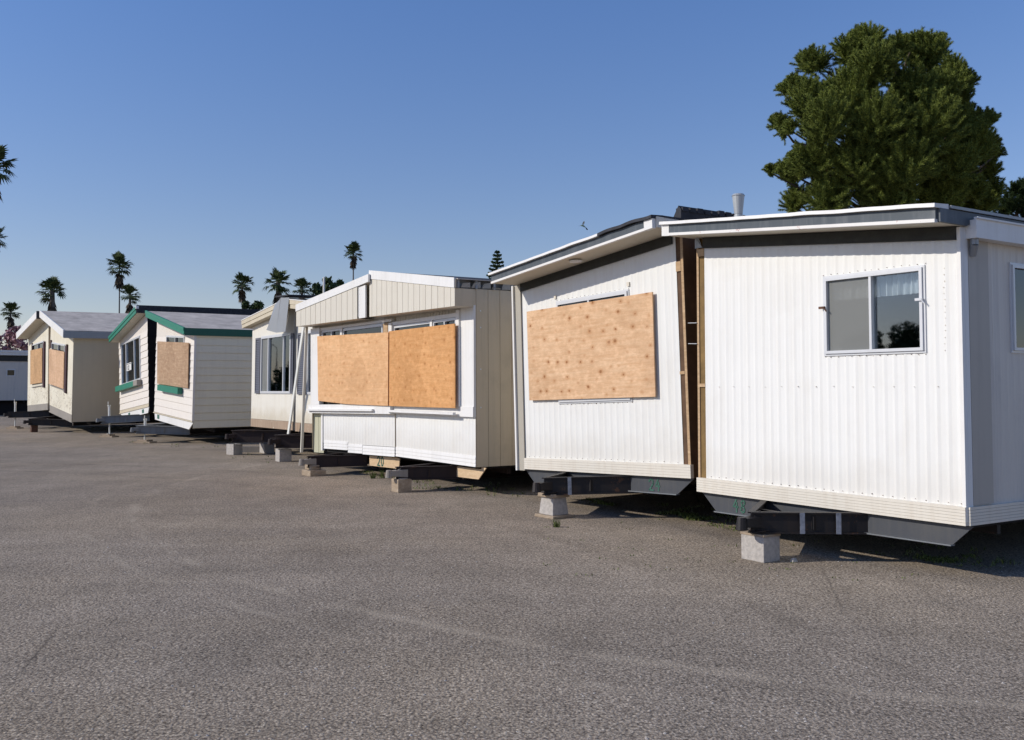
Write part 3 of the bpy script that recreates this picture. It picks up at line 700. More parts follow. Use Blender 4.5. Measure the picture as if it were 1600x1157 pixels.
shutter(s,.33,.66,.80,2.13); shutter(s,2.70,2.845,.80,2.13)
# crumpled sheet metal flap hanging off the roof end
mb=MB()
A=[(2.10,-.19,2.92),(2.55,-.19,2.96),(2.06,-.30,2.22),(2.50,-.24,2.14),(2.98,-.17,2.92),(2.96,-.26,2.15),(2.66,-.19,2.97)]
def thick(mb,pts,t=.006):
    n=[Vector(p) for p in pts]; m=[p+Vector((0,t,0)) for p in n]
    mb.quad(*n); mb.quad(*reversed(m))
    for i in range(len(n)):
        j=(i+1)%len(n); mb.quad(n[i],m[i],m[j],n[j])
thick(mb,[(2.52,-.22,2.93),(1.98,-.34,2.235),(2.46,-.28,2.15)]) 
thick(mb,[(2.10,-.20,2.80),(2.52,-.20,2.93),(1.98,-.33,2.24)])
thick(mb,[(2.52,-.215,2.93),(2.46,-.28,2.15),(2.94,-.25,2.15),(2.98,-.19,2.90)])
mb.build('hanging_flashing',M['sheet_metal'],s)
mb=MB(); mb.hexa([(2.3,-.25,2.955),(3.05,-.25,2.93),(3.05,.5,2.95),(2.3,.5,2.97),(2.3,-.25,2.985),(3.05,-.25,2.955),(3.05,.5,2.98),(2.3,.5,3.0)]); mb.build('lifted_roofing',M['roof_edge'],s)
chassis(s,W,L,'steel_brown')
hitch(s,1.45,.9,-.03,.27,.75,'steel_brown',ymax=.2,w=.09)
s=section('mobile_home','narrow cream half behind the leaning white pole, left of the cream hooded pair',(-6.361+2.97*.5526,23.457-2.97*.8334,.576),56.45,.28,-.37)
W=1.75; L=11; zl=2.68; zr=2.48
Wn=(.68,1.4,.81,2.14)
shell(s,W,L,zl,zr,'dark_in','g_wall','room','flat',.1,(),(Wn,))
mb=MB(); sheet(mb,.0,W,.19,lambda u:zl+(zr-zl)*u/W-.005,'rib',.2,(Wn,),FP()); mb.build('front_wall',M['g_wall'],s)
mb=MB(); mb.box(.02,W-.02,-.012,.0,.0,.185); mb.build('base_board',M['weathered'],s)
roof(s,-.02,2.68,W+.05,2.475,-.16,L,.2,'roof_grey','g_fascia')
fascia(s,-.02,2.68,W+.05,2.475,-.16,[(.0,.09,'g_fascia',.006),(.0905,.185,'g_fascia',.02),(.186,.205,'trim_white',.03)])
window(s,*Wn,mull=(1.1,),panes=['glass','glass'],fw=.045); shutter(s,.14,.62,.80,2.13)
chassis(s,W,L,'steel_brown')
hitch(s,.88,.75,-.03,.27,.6,'steel_brown',ymax=.2,w=.09)

# ================================================================== B2 / B1 : green trimmed pair
def lapfront(s,W,zl,zr,zlap,holes,mat):
    mb=MB(); zz=.19
    # clip: courses up to the lower eave height, then grooved gable board above
    lap(mb,0,W,.19,zlap,holes,FP()); f=mb.build('front_wall',M[mat],s)
    mb=MB(); zt=lambda u:max(zlap,zl+(zr-zl)*u/W-.003)
    sheet(mb,0,W,zlap,zt,'grv',.1,holes,FP()); mb.build('gable_panel',M[mat],s)
s=section('mobile_home','green trimmed half with brown plywood over its window and a shaded lapped side wall',(-10.455,28.129,.606),52.91,-2.98,.25)
W=3.327; L=12; zl=2.955; zr=2.490
zt=lambda u:zl+(zr-zl)*u/W
Wn=(.97,2.50,1.2,2.42)
shell(s,W,L,zl,zr,'dark_in','siding_side','room','flat',.1,(),(Wn,),rlap=True,rz0=.0)
lapfront(s,W,zl,zr,2.39,[Wn],'pink_siding')
mb=MB(); mb.box(-.02,W+.03,-.03,-.001,.165,.19); mb.build('base_ledge',M['g_fascia'],s)
mb=MB(); mb.box(W-.001,W+.03,-.03,.03,.19,zr-.01); mb.build('corner_post',M['pink_siding'],s)
sk=board('skirt',s,[(.06,.15),(W+.05,.15),(W-.25,-.05),(.12,-.02)],-.012,.012,'trim_white')
mb=MB(); mb.box(.32,.52,-.016,-.013,.02,.14); mb.build('paint_patch',M['chalk_green'],sk)
roof(s,-.04,2.962,W+.05,2.482,-.315,L,.17,'roof_grey')
fascia(s,-.045,2.962,W+.055,2.482,-.315,[(-.005,.10,'green',.006),(.1005,.185,'green',.022)])
mb=MB(); mb.box(W+.05,W+.075,-.30,L+.2,2.46,2.655); mb.build('eave_fascia',M['green_dark'],s)
window(s,*Wn,mull=(1.74,),panes=['glass_dark','glass_dark'])
board('plywood_board',s,[(.37,1.035),(3.02,1.047),(2.99,2.262),(.276,2.255)],-.06,-.042,'ply_b')
mb=MB(); mb.box(.69,2.48,-.15,-.0145,.86,1.028); mb.build('planter_box',M['green'],s)
chassis(s,W,L)
hitch(s,1.63,.95,-.04,.22,.75,'steel_grey',True,jackground=-.47,jackh=.14,w=.09)
s=section('mobile_home','green trimmed half tilted left with curtained window and a white notice on the glass',(-12.625,31.017,.559),53.46,5.07,.69)
W=3.192; L=12; zl=2.41; zr=2.90
Wn=(.315,2.43,.985,2.315)
shell(s,W,L,zl,zr,'siding_side','dark_in','room','flat',.1,(),(Wn,))
lapfront(s,W,zl,zr,2.39,[Wn],'pink_siding')
mb=MB(); mb.box(-.02,W+.03,-.03,-.001,.095,.12); mb.box(0,W,-.012,-.001,.12,.19); mb.build('base_ledge',M['g_fascia'],s)
sk=board('skirt',s,[(.06,.09),(W+.02,.09),(W-.1,-.08),(.6,-.09)],-.012,.012,'trim_white')
mb=MB(); mb.box(1.0,1.2,-.016,-.013,-.05,.06); mb.box(2.5,2.7,-.016,-.013,-.05,.06); mb.build('paint_patch',M['chalk_green'],sk)
roof(s,.03,2.412,W-.04,2.905,-.315,L,.17,'roof_grey')
fascia(s,.035,2.412,W-.035,2.905,-.315,[(-.005,.10,'green',.006),(.1005,.185,'green',.022)])
mb=MB(); mb.box(W-.038,W+.02,-.30,L+.1,2.90,3.13); mb.build('ridge_board',M['roof_edge'],s)
mb=MB(); mb.box(W-.02,W+.04,-.33,-.25,3.02,3.10); mb.build('ridge_scrap',M['trim_white'],s)
w=window(s,*Wn,mull=(.86,1.78),panes=['glass','glass','glass'],fw=.045)
curtain(w,.36,.85,1.02,2.27,-.1,'curtain'); curtain(w,1.80,2.38,1.02,2.27,-.1,'curtain'); curtain(w,1.45,1.80,1.02,1.8,-.13,'curtain',bot=lambda u:1.02)
mb=MB(); mb.k=0; mb.box(.90,1.42,-.012,-.008,1.38,1.62); mb.k=1
for i in range(5): mb.box(.93+i*.095,1.0+i*.095,-.0145,-.0125,1.575,1.60)
b=mb.build('notice',[M['trim_white'],M['dark_board']],w)
d=digits(b,'02',1.02,1.41,.13,-.014,'dark_board',.022); d.name='lettering'
mb=MB(); mb.box(.11,2.15,-.17,-.0145,.80,.965); mb.k=1; mb.box(2.151,2.56,-.168,-.0145,.802,.963); mb.build('planter_box',[M['green'],M['grey_plank']],s)
chassis(s,W,L)
hitch(s,1.6,.95,-.06,.22,.75,'steel_grey',True,jackground=-.60,jackh=.30,w=.09)

# ================================================================== A2 / A1 : white trimmed gable pair at the left
for key in ('A2','A1'):
    if key=='A2':
        s=section('mobile_home','tan half with white slanting fascia, boarded window and grey composition roof facing us',(-16.49,34.251,.646),53.64,-4.25,.70)
        W=3.653; zl=3.33; zr=2.79; a,b=.15,.16; o=.346
        Wn=(.35,2.45,1.1,2.46); ply=[(.20,1.0),(2.61,1.0),(2.57,2.24),(.12,2.23)]; tr=(2.66,2.90,.88,2.5); pm='ply_a'; bz=.24
    else:
        s=section('mobile_home','tan half farthest left with white slanting fascia and amber boarded window',(-18.61,36.948,.584),52.84,2.20,.16)
        W=3.551; zl=2.775; zr=3.225; a,b=.03,.045; o=.41
        Wn=(.85,2.85,1.1,2.48); ply=[(.80,.99),(2.86,.98),(2.80,2.24),(.74,2.28)]; tr=(2.88,3.12,.80,2.45); pm='ply_a1'; bz=.21
    L=12; zt=lambda u:zl+(zr-zl)*u/W
    shell(s,W,L,zl,zr,'side_a','side_a','room','flat',.1,(),(Wn,))
    mb=MB(); sheet(mb,0,W,bz,lambda u:zt(u)-.004,'flat',.1,(Wn,),FP()); mb.build('front_wall',M['wall_a'],s)
    mb=MB(); mb.box(.02,W-.0,.002,.03,-.02,bz-.004); mb.build('base_plank',M['grey_plank'],s)
    sl=(zr-zl)/W
    roof(s,-a,zl-sl*a,W+b,zr+sl*b,-o,L,.22,'roof_grey')
    fascia(s,-a-.005,zl-sl*a,W+b+.005,zr+sl*b,-o,[(-.01,.235,'trim_white',.006)])
    if key=='A2':
        mb=MB(); mb.box(W+b,W+b+.025,-o+.01,L+.2,zr-.05,zr+.16); mb.build('eave_fascia',M['roof_blue'],s)
    else:
        mb=MB(); mb.box(W+b,W+b+.02,-o-.0,L+.2,zr-.02,zr+.26); mb.build('ridge_board',M['roof_edge'],s)
    window(s,*Wn,mull=((Wn[0]+Wn[1])/2,),panes=['glass_dark','glass_dark'])
    board('plywood_board',s,ply,-.06,-.04,pm)
    x0,x1,z0,z1=tr
    mb=MB(); mb.box(x0,x1-.1,-.05,-.012,z0,z1-.06); mb.box(x1-.095,x1,-.055,-.012,z0,z1); mb.build('side_trim',M['maroon'],s)
    xl=.0 if key=='A2' else .62
    mb=MB(); mb.box(xl+.18,xl+.30,-.035,-.012,2.26,2.55); mb.build('trim_stub',M['maroon'],s)
    mb=MB(); mb.box(x0-.25,x0-.02,-.035,-.012,z0+.02,z0+.09); mb.box(xl+.3,x0-.25,-.035,-.0125,z0+.06,z0+.09); mb.build('sill_remnant',M['grey_plank'],s)
    chassis(s,W,L)
    hitch(s,1.8,.95,-.04,.22,.8,'steel_black',key=='A1',jackground=-.62,jackh=.32,w=.08)

# ================================================================== far white home at the left edge
s=section('mobile_home','low white mobile home far left behind the others, dark band below the roof and one small window',(-31.5,51.5,.78),54,0,0,'mobile home halves parked in a row')
W=4.0; L=16
PRs=lambda u,o,z:(W+o,u,z)
Sw=(3.35,3.75,1.27,1.62)
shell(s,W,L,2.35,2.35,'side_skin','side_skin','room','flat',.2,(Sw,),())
mb=MB(); sheet(mb,0,W,0,lambda u:2.35,'flat',.1,(),FP()); mb.build('front_wall',M['white_skin'],s)
roof(s,-.1,2.35,W+.15,2.35,-.3,L,.25,'trim_white'); 
mb=MB(); mb.box(W+.15,W+.18,-.3,L+.2,2.5,2.62); mb.build('eave_fascia',M['trim_white'],s)
mb=MB(); mb.box(W+.002,W+.05,0,L,2.05,2.349); mb.build('frieze_board',M['dark_board'],s)  # plain dark strip along the top of the side wall
window(s,*Sw,mull=(),panes=['glass_dark'],place=PRs)
mb=MB(); mb.box(.3,W-.3,.3,L-.3,-.76,-.05); mb.build('skirt',M['dark_in'],s)  # near-black box filling the underside, the shade there put into its colour
chassis(s,W,L)

# ================================================================== loose things
def thing_mesh(mb,name,mats,loc,rz,label,cat,group=None,bevel=.0):
    o=mb.build(name,mats,bevel=bevel); o.location=loc; o.rotation_euler=(0,0,rz); return tag(o,label,cat,group)
def cmu(loc,rz,label,w=.40,d=.20,h=.20,mat='concrete'):
    """hollow block standing with its cores up"""
    mb=MB(); t=.035; e=.002
    mb.box(-w/2,w/2,-d/2,-d/2+t,0,h); mb.box(-w/2,w/2,d/2-t,d/2,0,h)
    for x in (-w/2,-t/2,w/2-t): mb.box(x,x+t,-d/2+t+e*0,d/2-t,0.0,h-.0005)
    return thing_mesh(mb,'concrete_block',M[mat],loc,rz,label,'concrete block','concrete blocks under the hitches',.004)
def solid_block(loc,rz,label,w,d,h,mat='concrete',name='concrete_block',cat='concrete block',group='concrete blocks under the hitches',taper=0):
    mb=MB(); q=taper
    mb.hexa([(-w/2,-d/2,0),(w/2,-d/2,0),(w/2,d/2,0),(-w/2,d/2,0),(-w/2+q,-d/2+q,h),(w/2-q,-d/2+q,h),(w/2-q,d/2-q,h),(-w/2+q,d/2-q,h)])
    return thing_mesh(mb,name,M[mat],loc,rz,label,cat,group,.006)
def pos(h,px,py,d):  return ((px-800)/1500*d,d,h)
ya=R(-57)
# E block and cap
solid_block((2.25,8.77,0),ya,'square grey concrete block under the black hitch of the nearest home',.27,.21,.225)
mb=MB(); mb.box(-.14,.14,-.11,.11,0,.02); thing_mesh(mb,'wooden_shim',M['wood_pad'],(2.25,8.77,.226),ya,'thin wooden shim on the nearest square concrete block','wooden shim')
solid_block((2.52,8.66,0),.3,'small pale stone chip beside the nearest concrete block',.06,.05,.035,'concrete','stone','stone',None,.012)
# D block
solid_block((.50,11.60,.0),R(-54),'thin flat board lying under the tapered concrete block','.34' and .36,.30,.035,'wood_pad','wooden_pad','wooden pad','wooden pads under the hitches')
solid_block((.50,11.60,.036),R(-54),'tapered grey concrete block under the hitch marked 24',.27,.24,.205,taper=.02)
solid_block((.50,11.60,.242),R(-54),'thick wooden cap on the tapered concrete block',.29,.26,.045,'wood_pad','wooden_pad','wooden pad','wooden pads under the hitches')
# C2 block, C1 blocks
solid_block((-1.64,14.33,0),R(-58),'upright brown-grey block under the right hitch of the cream hooded pair',.24,.22,.19,'wood_pad','wooden_block','wooden block','wooden blocks under the cream pair')
solid_block((-3.47,16.90,0),R(-52),'wide lower wooden block under the left hitch of the cream hooded pair',.34,.3,.10,'wood_pad','wooden_block','wooden block','wooden blocks under the cream pair')
solid_block((-3.49,16.92,.102),R(-52),'smaller wooden block stacked on the wide one under the left cream hitch',.24,.2,.08,'wood_pad','wooden_block','wooden block','wooden blocks under the cream pair')
# G blocks
cmu((-6.32,21.95,0),R(-40),'leftmost pale hollow block beneath the brown hitch of the shuttered home',.28,.24,.24)
cmu((-5.72,22.5,0),R(-60),'dark grey hollow block in shade right of the leftmost pale one',.4,.24,.22)
mb=MB(); mb.box(-.36,.36,-.06,.06,0,.14); thing_mesh(mb,'timber',M['grey_plank'],(-6.1,22.7,0),R(0),'short grey timber lying between the two hollow blocks','timber')
cmu((-4.74,20.0,0),R(-56),'bright hollow block under the narrow home\'s brown hitch',.24,.26,.26)
# B and A pads
for (x,y,w_,lab) in ((-10.05,26.4,.55,'pale stacked board pad under the right green trimmed hitch'),(-12.26,29.3,.5,'dark board pad under the left green trimmed hitch'),(-18.1,35.07,.5,'board pad with a pale edge under the farthest left jack')):
    mb=MB(); mb.box(-w_/2,w_/2,-.15,.15,0,.04); mb.box(-w_/2+.1,w_/2-.12,-.12,.12,.041,.085)
    thing_mesh(mb,'wooden_pad',M['wood_pad'],(x,y,0),R(-20),lab,'wooden pad','wooden pads under the hitches')
solid_block((-16.08,32.4,0),R(-52),'dark block under the front hitch of the tan gabled pair',.2,.2,.3,'rust','wooden_block','wooden block','wooden blocks under the cream pair')
# leaning pole in front of the narrow home
mb=MB(); mb.beam((-4.82,20.75,.50),(-4.30,19.88,2.95),.10,.03,up=(.8,.5,0))
thing_mesh(mb,'trim_board',M['pale'],(0,0,0),0,'long white trim board leaning against the narrow shuttered home','trim board')

# hummingbird
def bird():
    mb=MB(); 
    prof=[(-.048,.0,.004),(-.04,.0,.011),(-.028,.001,.014),(-.012,-.006,.017),(.008,-.018,.018),(.028,-.034,.012),(.045,-.052,.005)]
    ring=[]
    for x,z,r in prof:
        k=len(mb.v); ring.append(k)
        for i in range(10): t=i*math.pi/5; mb.v.append((x,r*math.cos(t),z+r*math.sin(t)))
    for a,b in zip(ring,ring[1:]):
        for i in range(10): j=(i+1)%10; mb.f.append((a+i,a+j,b+j,b+i)); mb.m.append(0)
    mb.f.append(tuple(ring[0]+i for i in range(10))); mb.m.append(0); mb.f.append(tuple(ring[-1]+i for i in range(9,-1,-1))); mb.m.append(0)
    o=mb.build('hummingbird',plain('bird_plumage',(.16,.24,.18),.5,var=.4,scale=60),smooth=True)
    tag(o,'tiny hummingbird hovering in the sky above the leaning white home','bird')
    o.location=((912-800)/1500*12,12,1.58+(602-351)/1500*12); o.rotation_euler=(0,R(-10),R(10)); o.scale=(.68,.68,.68)
    b=MB(); b.tube((-.048,0,0),(-.095,0,.002),.0022,.0008,6); b.build('bill',M['steel_black'],o)
    for sg in (-1,1):
        b=MB(); b.prism([(0,0),(.05,.012),(.075,.045),(.05,.05),(.012,.035)],0,.002)
        w=b.build('wing',plain('wing_feather',(.09,.10,.10),.6),o); w.location=(-.005,sg*.014,-.0); w.rotation_euler=(R(25*sg),R(-35),R(15*sg))
    b=MB(); b.prism([(.04,-.045),(.055,-.06),(.075,-.095),(.055,-.098),(.038,-.06)],-.008,.008); b.build('tail',M['steel_black'],o)
bird()

# ================================================================== ground
def ground():
    n=N('gravel_asphalt',.93,0,.2)
    obj=n.tc.outputs['Object']
    v1=n.node('ShaderNodeTexVoronoi'); v1.inputs['Scale'].default_value=66; n.t.links.new(obj,v1.inputs['Vector'])
    sc=n.node('ShaderNodeSeparateColor'); n.t.links.new(v1.outputs['Color'],sc.inputs[0])
    v2=n.node('ShaderNodeTexVoronoi'); v2.inputs['Scale'].default_value=30; n.t.links.new(obj,v2.inputs['Vector'])
    sc2=n.node('ShaderNodeSeparateColor'); n.t.links.new(v2.outputs['Color'],sc2.inputs[0])
    grain=n.ramp(sc.outputs[0],[(0,(.055,.045,.038)),(.22,(.22,.185,.16)),(.6,(.48,.415,.365)),(.95,(.80,.73,.66))])
    g2=n.ramp(sc2.outputs[1],[(0,(.16,.135,.115)),(.5,(.46,.40,.35)),(1,(.78,.71,.64))])
    c=n.mix(.3,grain,g2)
    fine=n.noise(47,4,.8); c=n.mix(.62,c,n.ramp(fine,[(.40,(.05,.042,.037)),(.46,(.30,.26,.23)),(.55,(.50,.445,.39)),(.63,(1.0,.94,.86))]))
    pit=n.ramp(n.noise(17,2,.6,n.mapped(off=(3,8,0))),[(.66,0),(.70,1)]); c=n.mix(n.math('MULTIPLY',pit,.55),c,(.06,.05,.042))
    gap=n.ramp(v1.outputs['Distance'],[(.35,1),(.8,.7)]); c=n.mix(1,c,gap,'MULTIPLY')
    big=n.noise(.35,6,.62); c=n.mix(1,c,n.ramp(big,[(.32,.86),(.68,1.14)]),'MULTIPLY')
    mid=n.noise(1.7,6,.65,n.mapped((1,.55,1),(4,2,0),(0,0,R(35)))); c=n.mix(1,c,n.ramp(mid,[(.3,.88),(.7,1.12)]),'MULTIPLY')
    # warm dusty zone nearer the homes
    du=n.ramp(n.noise(.22,4,.6,n.mapped(off=(11,3,0))),[(.45,0),(.62,1)]); c=n.mix(n.math('MULTIPLY',du,.35),c,n.mix(1,c,(1.12,1.06,.92),'MULTIPLY'))
    # faint pale drag marks
    st=n.noise(1,5,.7,n.mapped((.25,5,1),(2.3,1.1,0),(0,0,R(-56))))
    c=n.mix(n.math('MULTIPLY',n.ramp(st,[(.64,0),(.72,1)]),.5),c,(.55,.49,.43))
    tr=n.noise(1,4,.65,n.mapped((.12,1.6,1),(7,4,0),(0,0,R(-38))))
    c=n.mix(1,c,n.ramp(tr,[(.38,.94),(.62,1.06)]),'MULTIPLY')
    def arc(cx,cy,r,w_,amt,colr,seed):
        m=n.node('ShaderNodeVectorMath'); m.operation='DISTANCE'; n.t.links.new(obj,m.inputs[0]); m.inputs[1].default_value=(cx,cy,0)
        d=n.math('ABSOLUTE',n.math('SUBTRACT',n.math('ADD',m.outputs['Value'],n.math('MULTIPLY',n.noise(1.1,3,.6,n.mapped(off=(seed,0,0))),.25)),r+.125))
        k=n.math('MULTIPLY',n.ramp(d,[(0,1),(w_,0)]),n.ramp(n.noise(.9,4,.7,n.mapped(off=(0,seed,0))),[(.42,0),(.6,1)]))
        return n.mix(n.math('MULTIPLY',k,amt),c,colr)
    c=arc(6.5,16.0,11.9,.10,.55,(.58,.52,.45),1.0)
    c=arc(7.3,16.6,13.4,.07,.4,(.55,.50,.44),4.0)
    c=arc(-14,2,16.5,.16,.35,(.14,.12,.105),7.0); c=arc(-14,2,18.1,.16,.35,(.14,.12,.105),9.0)
    c=arc(3,-14,24.4,.14,.3,(.52,.47,.41),12.0)
    oil=n.ramp(n.noise(.55,4,.55,n.mapped(off=(6,1,0))),[(.66,0),(.72,1)]); c=n.mix(n.math('MULTIPLY',oil,.3),c,(.09,.078,.068))
    ck=n.node('ShaderNodeTexVoronoi'); ck.feature='DISTANCE_TO_EDGE'; ck.inputs['Scale'].default_value=.28
    n.t.links.new(n.mix(.9,obj,n.node('ShaderNodeTexNoise',Scale=.9,Detail=6.0).outputs['Color'],'ADD'),ck.inputs['Vector'])
    ckm=n.math('MULTIPLY',n.ramp(ck.outputs['Distance'],[(.001,1),(.0045,0)]),n.ramp(n.noise(.25,3,.5,n.mapped(off=(2,9,0))),[(.5,0),(.6,1)]))
    c=n.mix(n.math('MULTIPLY',ckm,.55),c,(.06,.05,.045))
    c=n.mix(1,c,(.80,.75,.665),'MULTIPLY')
    n.col(c)
    h=n.math('ADD',n.math('MULTIPLY',v1.outputs['Distance'],-1),n.math('MULTIPLY',sc.outputs[0],.8))
    n.bump(n.math('ADD',h,n.math('MULTIPLY',fine,1.2)),.5,.010)
    mb=MB(); xs=[-900,-60,-30,-12,-6,0,6,12,30,60,900]; ys=[-900,-60,-20,0,6,12,20,30,45,60,120,900]
    for i in range(len(xs)-1):
        for j in range(len(ys)-1):
            mb.quad((xs[i],ys[j],0),(xs[i+1],ys[j],0),(xs[i+1],ys[j+1],0),(xs[i],ys[j+1],0))
    o=mb.build('ground',n.m); tag(o,'grey gravelly asphalt lot','ground',kind='structure')
ground()

# grass and weeds
def leafmat(name,c1,c2,rough=.6,scale=3,trans=.15):
    n=N(name,rough,0,.15); inf=n.node('ShaderNodeNewGeometry')
    f=n.math('ADD',n.math('MULTIPLY',inf.outputs['Random Per Island'],.55),n.math('MULTIPLY',n.noise(scale,3),.45))
    n.col(n.ramp(f,[(.25,c1),(.75,c2)])); return n.m
M['grass']=leafmat('grass_blades',(.05,.075,.02),(.17,.20,.06))
M['palm_leaf']=leafmat('palm_leaf',(.028,.046,.017),(.09,.12,.042))
M['palm_dead']=leafmat('palm_dead',(.045,.035,.025),(.13,.10,.07))
M['needle']=leafmat('pine_needles',(.032,.052,.014),(.30,.35,.075),scale=.6)
M['needle_core']=leafmat('pine_inner_needles',(.010,.018,.006),(.03,.042,.012),scale=2)
M['leaf']=leafmat('tree_leaf',(.018,.035,.012),(.06,.09,.03))
M['leaf_pink']=leafmat('bougainvillea_bloom',(.26,.11,.13),(.52,.34,.35))
M['bark']=plain('bark',(.10,.075,.055),.9,var=.35,scale=8,bump=.6)
M['palm_bark']=plain('palm_bark',(.12,.11,.10),.9,var=.3,scale=8,bump=.5)
def blades(mb,cx,cy,n,spread,h,rr,w=.006,z=0):
    for i in range(n):
        a=rr.uniform(0,2*math.pi); r=spread*math.sqrt(rr.random()); x=cx+r*math.cos(a); y=cy+r*math.sin(a)
        hh=h*rr.uniform(.4,1.1); t=rr.uniform(0,2*math.pi); dx,dy=math.cos(t)*w,math.sin(t)*w; lx,ly=rr.uniform(-.5,.5)*hh,rr.uniform(-.5,.5)*hh
        mb.quad((x-dx,y-dy,z),(x+dx,y+dy,z),(x+dx*.6+lx*.5,y+dy*.6+ly*.5,z+hh*.6),(x-dx*.6+lx*.5,y-dy*.6+ly*.5,z+hh*.6))
        mb.quad((x-dx*.6+lx*.5,y-dy*.6+ly*.5,z+hh*.6),(x+dx*.6+lx*.5,y+dy*.6+ly*.5,z+hh*.6),(x+lx,y+ly,z+hh))
def gp(px,py): d=1.58*1500/(py-602); return ((px-800)/1500*d,d)
rr=random.Random(12); mb=MB()
def strip(p0,p1,n,wd,cnt,h):
    for i in range(n):
        t=(i+rr.random())/n; px=p0[0]+(p1[0]-p0[0])*t; py=p0[1]+(p1[1]-p0[1])*t
        x,y=gp(px,py); x+=rr.gauss(0,wd); y+=rr.gauss(0,wd); blades(mb,x,y,int(cnt*rr.uniform(.3,1.2)),.09,h*rr.uniform(.5,1.2),rr)
strip((912,779),(955,789),18,.05,22,.035); strip((1045,800),(1100,812),26,.08,26,.045); strip((1095,816),(1175,828),14,.08,18,.04)
strip((1420,868),(1500,878),22,.09,18,.035); strip((1040,790),(1180,815),18,.25,14,.04); strip((1380,850),(1600,880),20,.3,14,.045)
strip((575,738),(620,748),16,.12,16,.045); strip((640,752),(700,765),10,.2,14,.06); strip((700,756),(820,772),20,.3,14,.06); strip((195,690),(330,700),10,.3,12,.05); strip((110,670),(190,672),10,.3,12,.05)
strip((340,708),(460,720),8,.3,10,.06)
for i in range(60):
    x,y=gp(rr.uniform(850,1600),rr.uniform(805,905)); blades(mb,x,y,rr.randint(2,5),.05,.02,rr)
tag(mb.build('grass',M['grass']),'sparse green grass along the shaded edge under the homes','grass',kind='stuff')
for (px,py,h,lab) in ((869,822,.13,'small lone weed in front of the tapered block'),(584,747,.17,'weed left of the numbered skirt under the cream pair'),(1330,912,.0,None),(598,744,.15,'weed nearest the 20 marked skirt'),(1160,826,.12,'low weed beneath the tip of the nearest hitch')):
    if not lab: continue
    mb=MB(); blades(mb,0,0,60,.04,h*.8,rr,.0035); o=mb.build('weed',M['grass']); o.location=(*gp(px,py),0); tag(o,lab,'weed','weeds on the lot')
# loose pebbles
mb=MB()
for i in range(500):
    px=rr.uniform(-50,1650); py=rr.uniform(680,1150) ; x,y=gp(px,py); r=rr.uniform(.003,.009); 
    p=[(x+r*rr.uniform(.7,1.2)*math.cos(k*1.2566+.3),y+r*rr.uniform(.7,1.2)*math.sin(k*1.2566+.3)) for k in range(5)]
    b=len(mb.v); mb.v+=[(q[0],q[1],0) for q in p]+[(x,y,r*.9)]
    for k in range(5): mb.f.append((b+k,b+(k+1)%5,b+5)); mb.m.append(0)
tag(mb.build('gravel',M['concrete']),'loose pebbles scattered over the lot','gravel',kind='stuff')

# ================================================================== palms
def palm_meshes(seed,scale=1):
    rr=random.Random(seed); g=MB(); dd=MB()
    def fan(mb,base,d,pet,rad,nb,spread,droop,wd):
        d=d.normalized(); up=Vector((0,0,1)); side=d.cross(up)
        side=side.normalized() if side.length>.05 else Vector((1,0,0)); nrm=side.cross(d)
        tip=base+d*pet+Vector((0,0,-droop*pet*.15)); mb.beam(base,tip,.05,.05)
        for i in range(nb):
            t=(i/(nb-1)-.5)*spread
            e=(d*math.cos(t)+side*math.sin(t)); e=(e+nrm*rr.uniform(-.08,.08)).normalized()
            r=rad*(.72+.28*math.cos(t))*rr.uniform(.85,1.1); mid=tip+e*r*.55; w=side.cross(e).normalized()*0; ww=(e.cross(nrm)).normalized()*wd
            end=tip+e*r+Vector((0,0,-droop*r*rr.uniform(.3,.7)))
            mb.quad(tip,mid+ww,end,mid-ww)
    for i in range(46):
        el=rr.uniform(-.65,1.45); az=i*2.39996+rr.uniform(-.3,.3)
        d=Vector((math.cos(az)*math.cos(el),math.sin(az)*math.cos(el),math.sin(el)))
        fan(g,Vector((0,0,rr.uniform(-.5,.1))),d,rr.uniform(.65,1.1),rr.uniform(.75,1.05),9,2.5,.35 if el>.4 else .65,.085)
    for i in range(30):
        el=rr.uniform(-1.45,-.95); az=i*2.4; d=Vector((math.cos(az)*math.cos(el),math.sin(az)*math.cos(el),math.sin(el)))
        fan(dd,Vector((0,0,-.5-rr.uniform(0,1.3))),d,rr.uniform(.3,.5),rr.uniform(.6,.9),7,1.3,.3,.09)
    return g,dd
PM=[]
for sd in (1,2,3):
    g,dd=palm_meshes(sd)
    og=g.build('crown',M['palm_leaf']); od=dd.build('dead_fronds',M['palm_dead']); PM.append((og.data,od.data))
    bpy.data.objects.remove(og); bpy.data.objects.remove(od)
def palm(px,py,wpx,D,label,v=0,sk=1,tw=.16,sz=1):
    k=wpx/1500*D/3.05
    X=(px-800)/1500*D; Z=1.58+(602-py)/1500*D
    r=empty('palm_tree',(X,D,0)); tag(r,label,'palm tree','fan palms beyond the homes')
    mb=MB(); n=8
    lean=random.Random(px).uniform(-.3,.3)
    for i in range(n):
        a=Vector((lean*(i/n)**2-lean,0,Z*i/n)); b=Vector((lean*((i+1)/n)**2-lean,0,Z*(i+1)/n)); mb.tube(a,b,(tw*1.5-(tw*.6)*i/n)*k,(tw*1.5-(tw*.6)*(i+1)/n)*k,8,cap=(i in (0,n-1)))
    mb.build('trunk',M['palm_bark'],r)
    for nm,me,s_ in (('crown',PM[v%3][0],k),('dead_fronds',PM[v%3][1],k)):
        o=bpy.data.objects.new(nm,me); col.objects.link(o); o.parent=r; o.location=(0,0,Z); o.scale=(s_,s_,s_*(sk if nm!='crown' else 1.0)); o.rotation_euler=(0,0,px*.7)
    return r
palm(15,486,30,115,'squat fan palm at the far left above the pink bush',0)
palm(79,452,42,112,'thick fan palm standing over the left tan gabled home',1,1.3,.3)
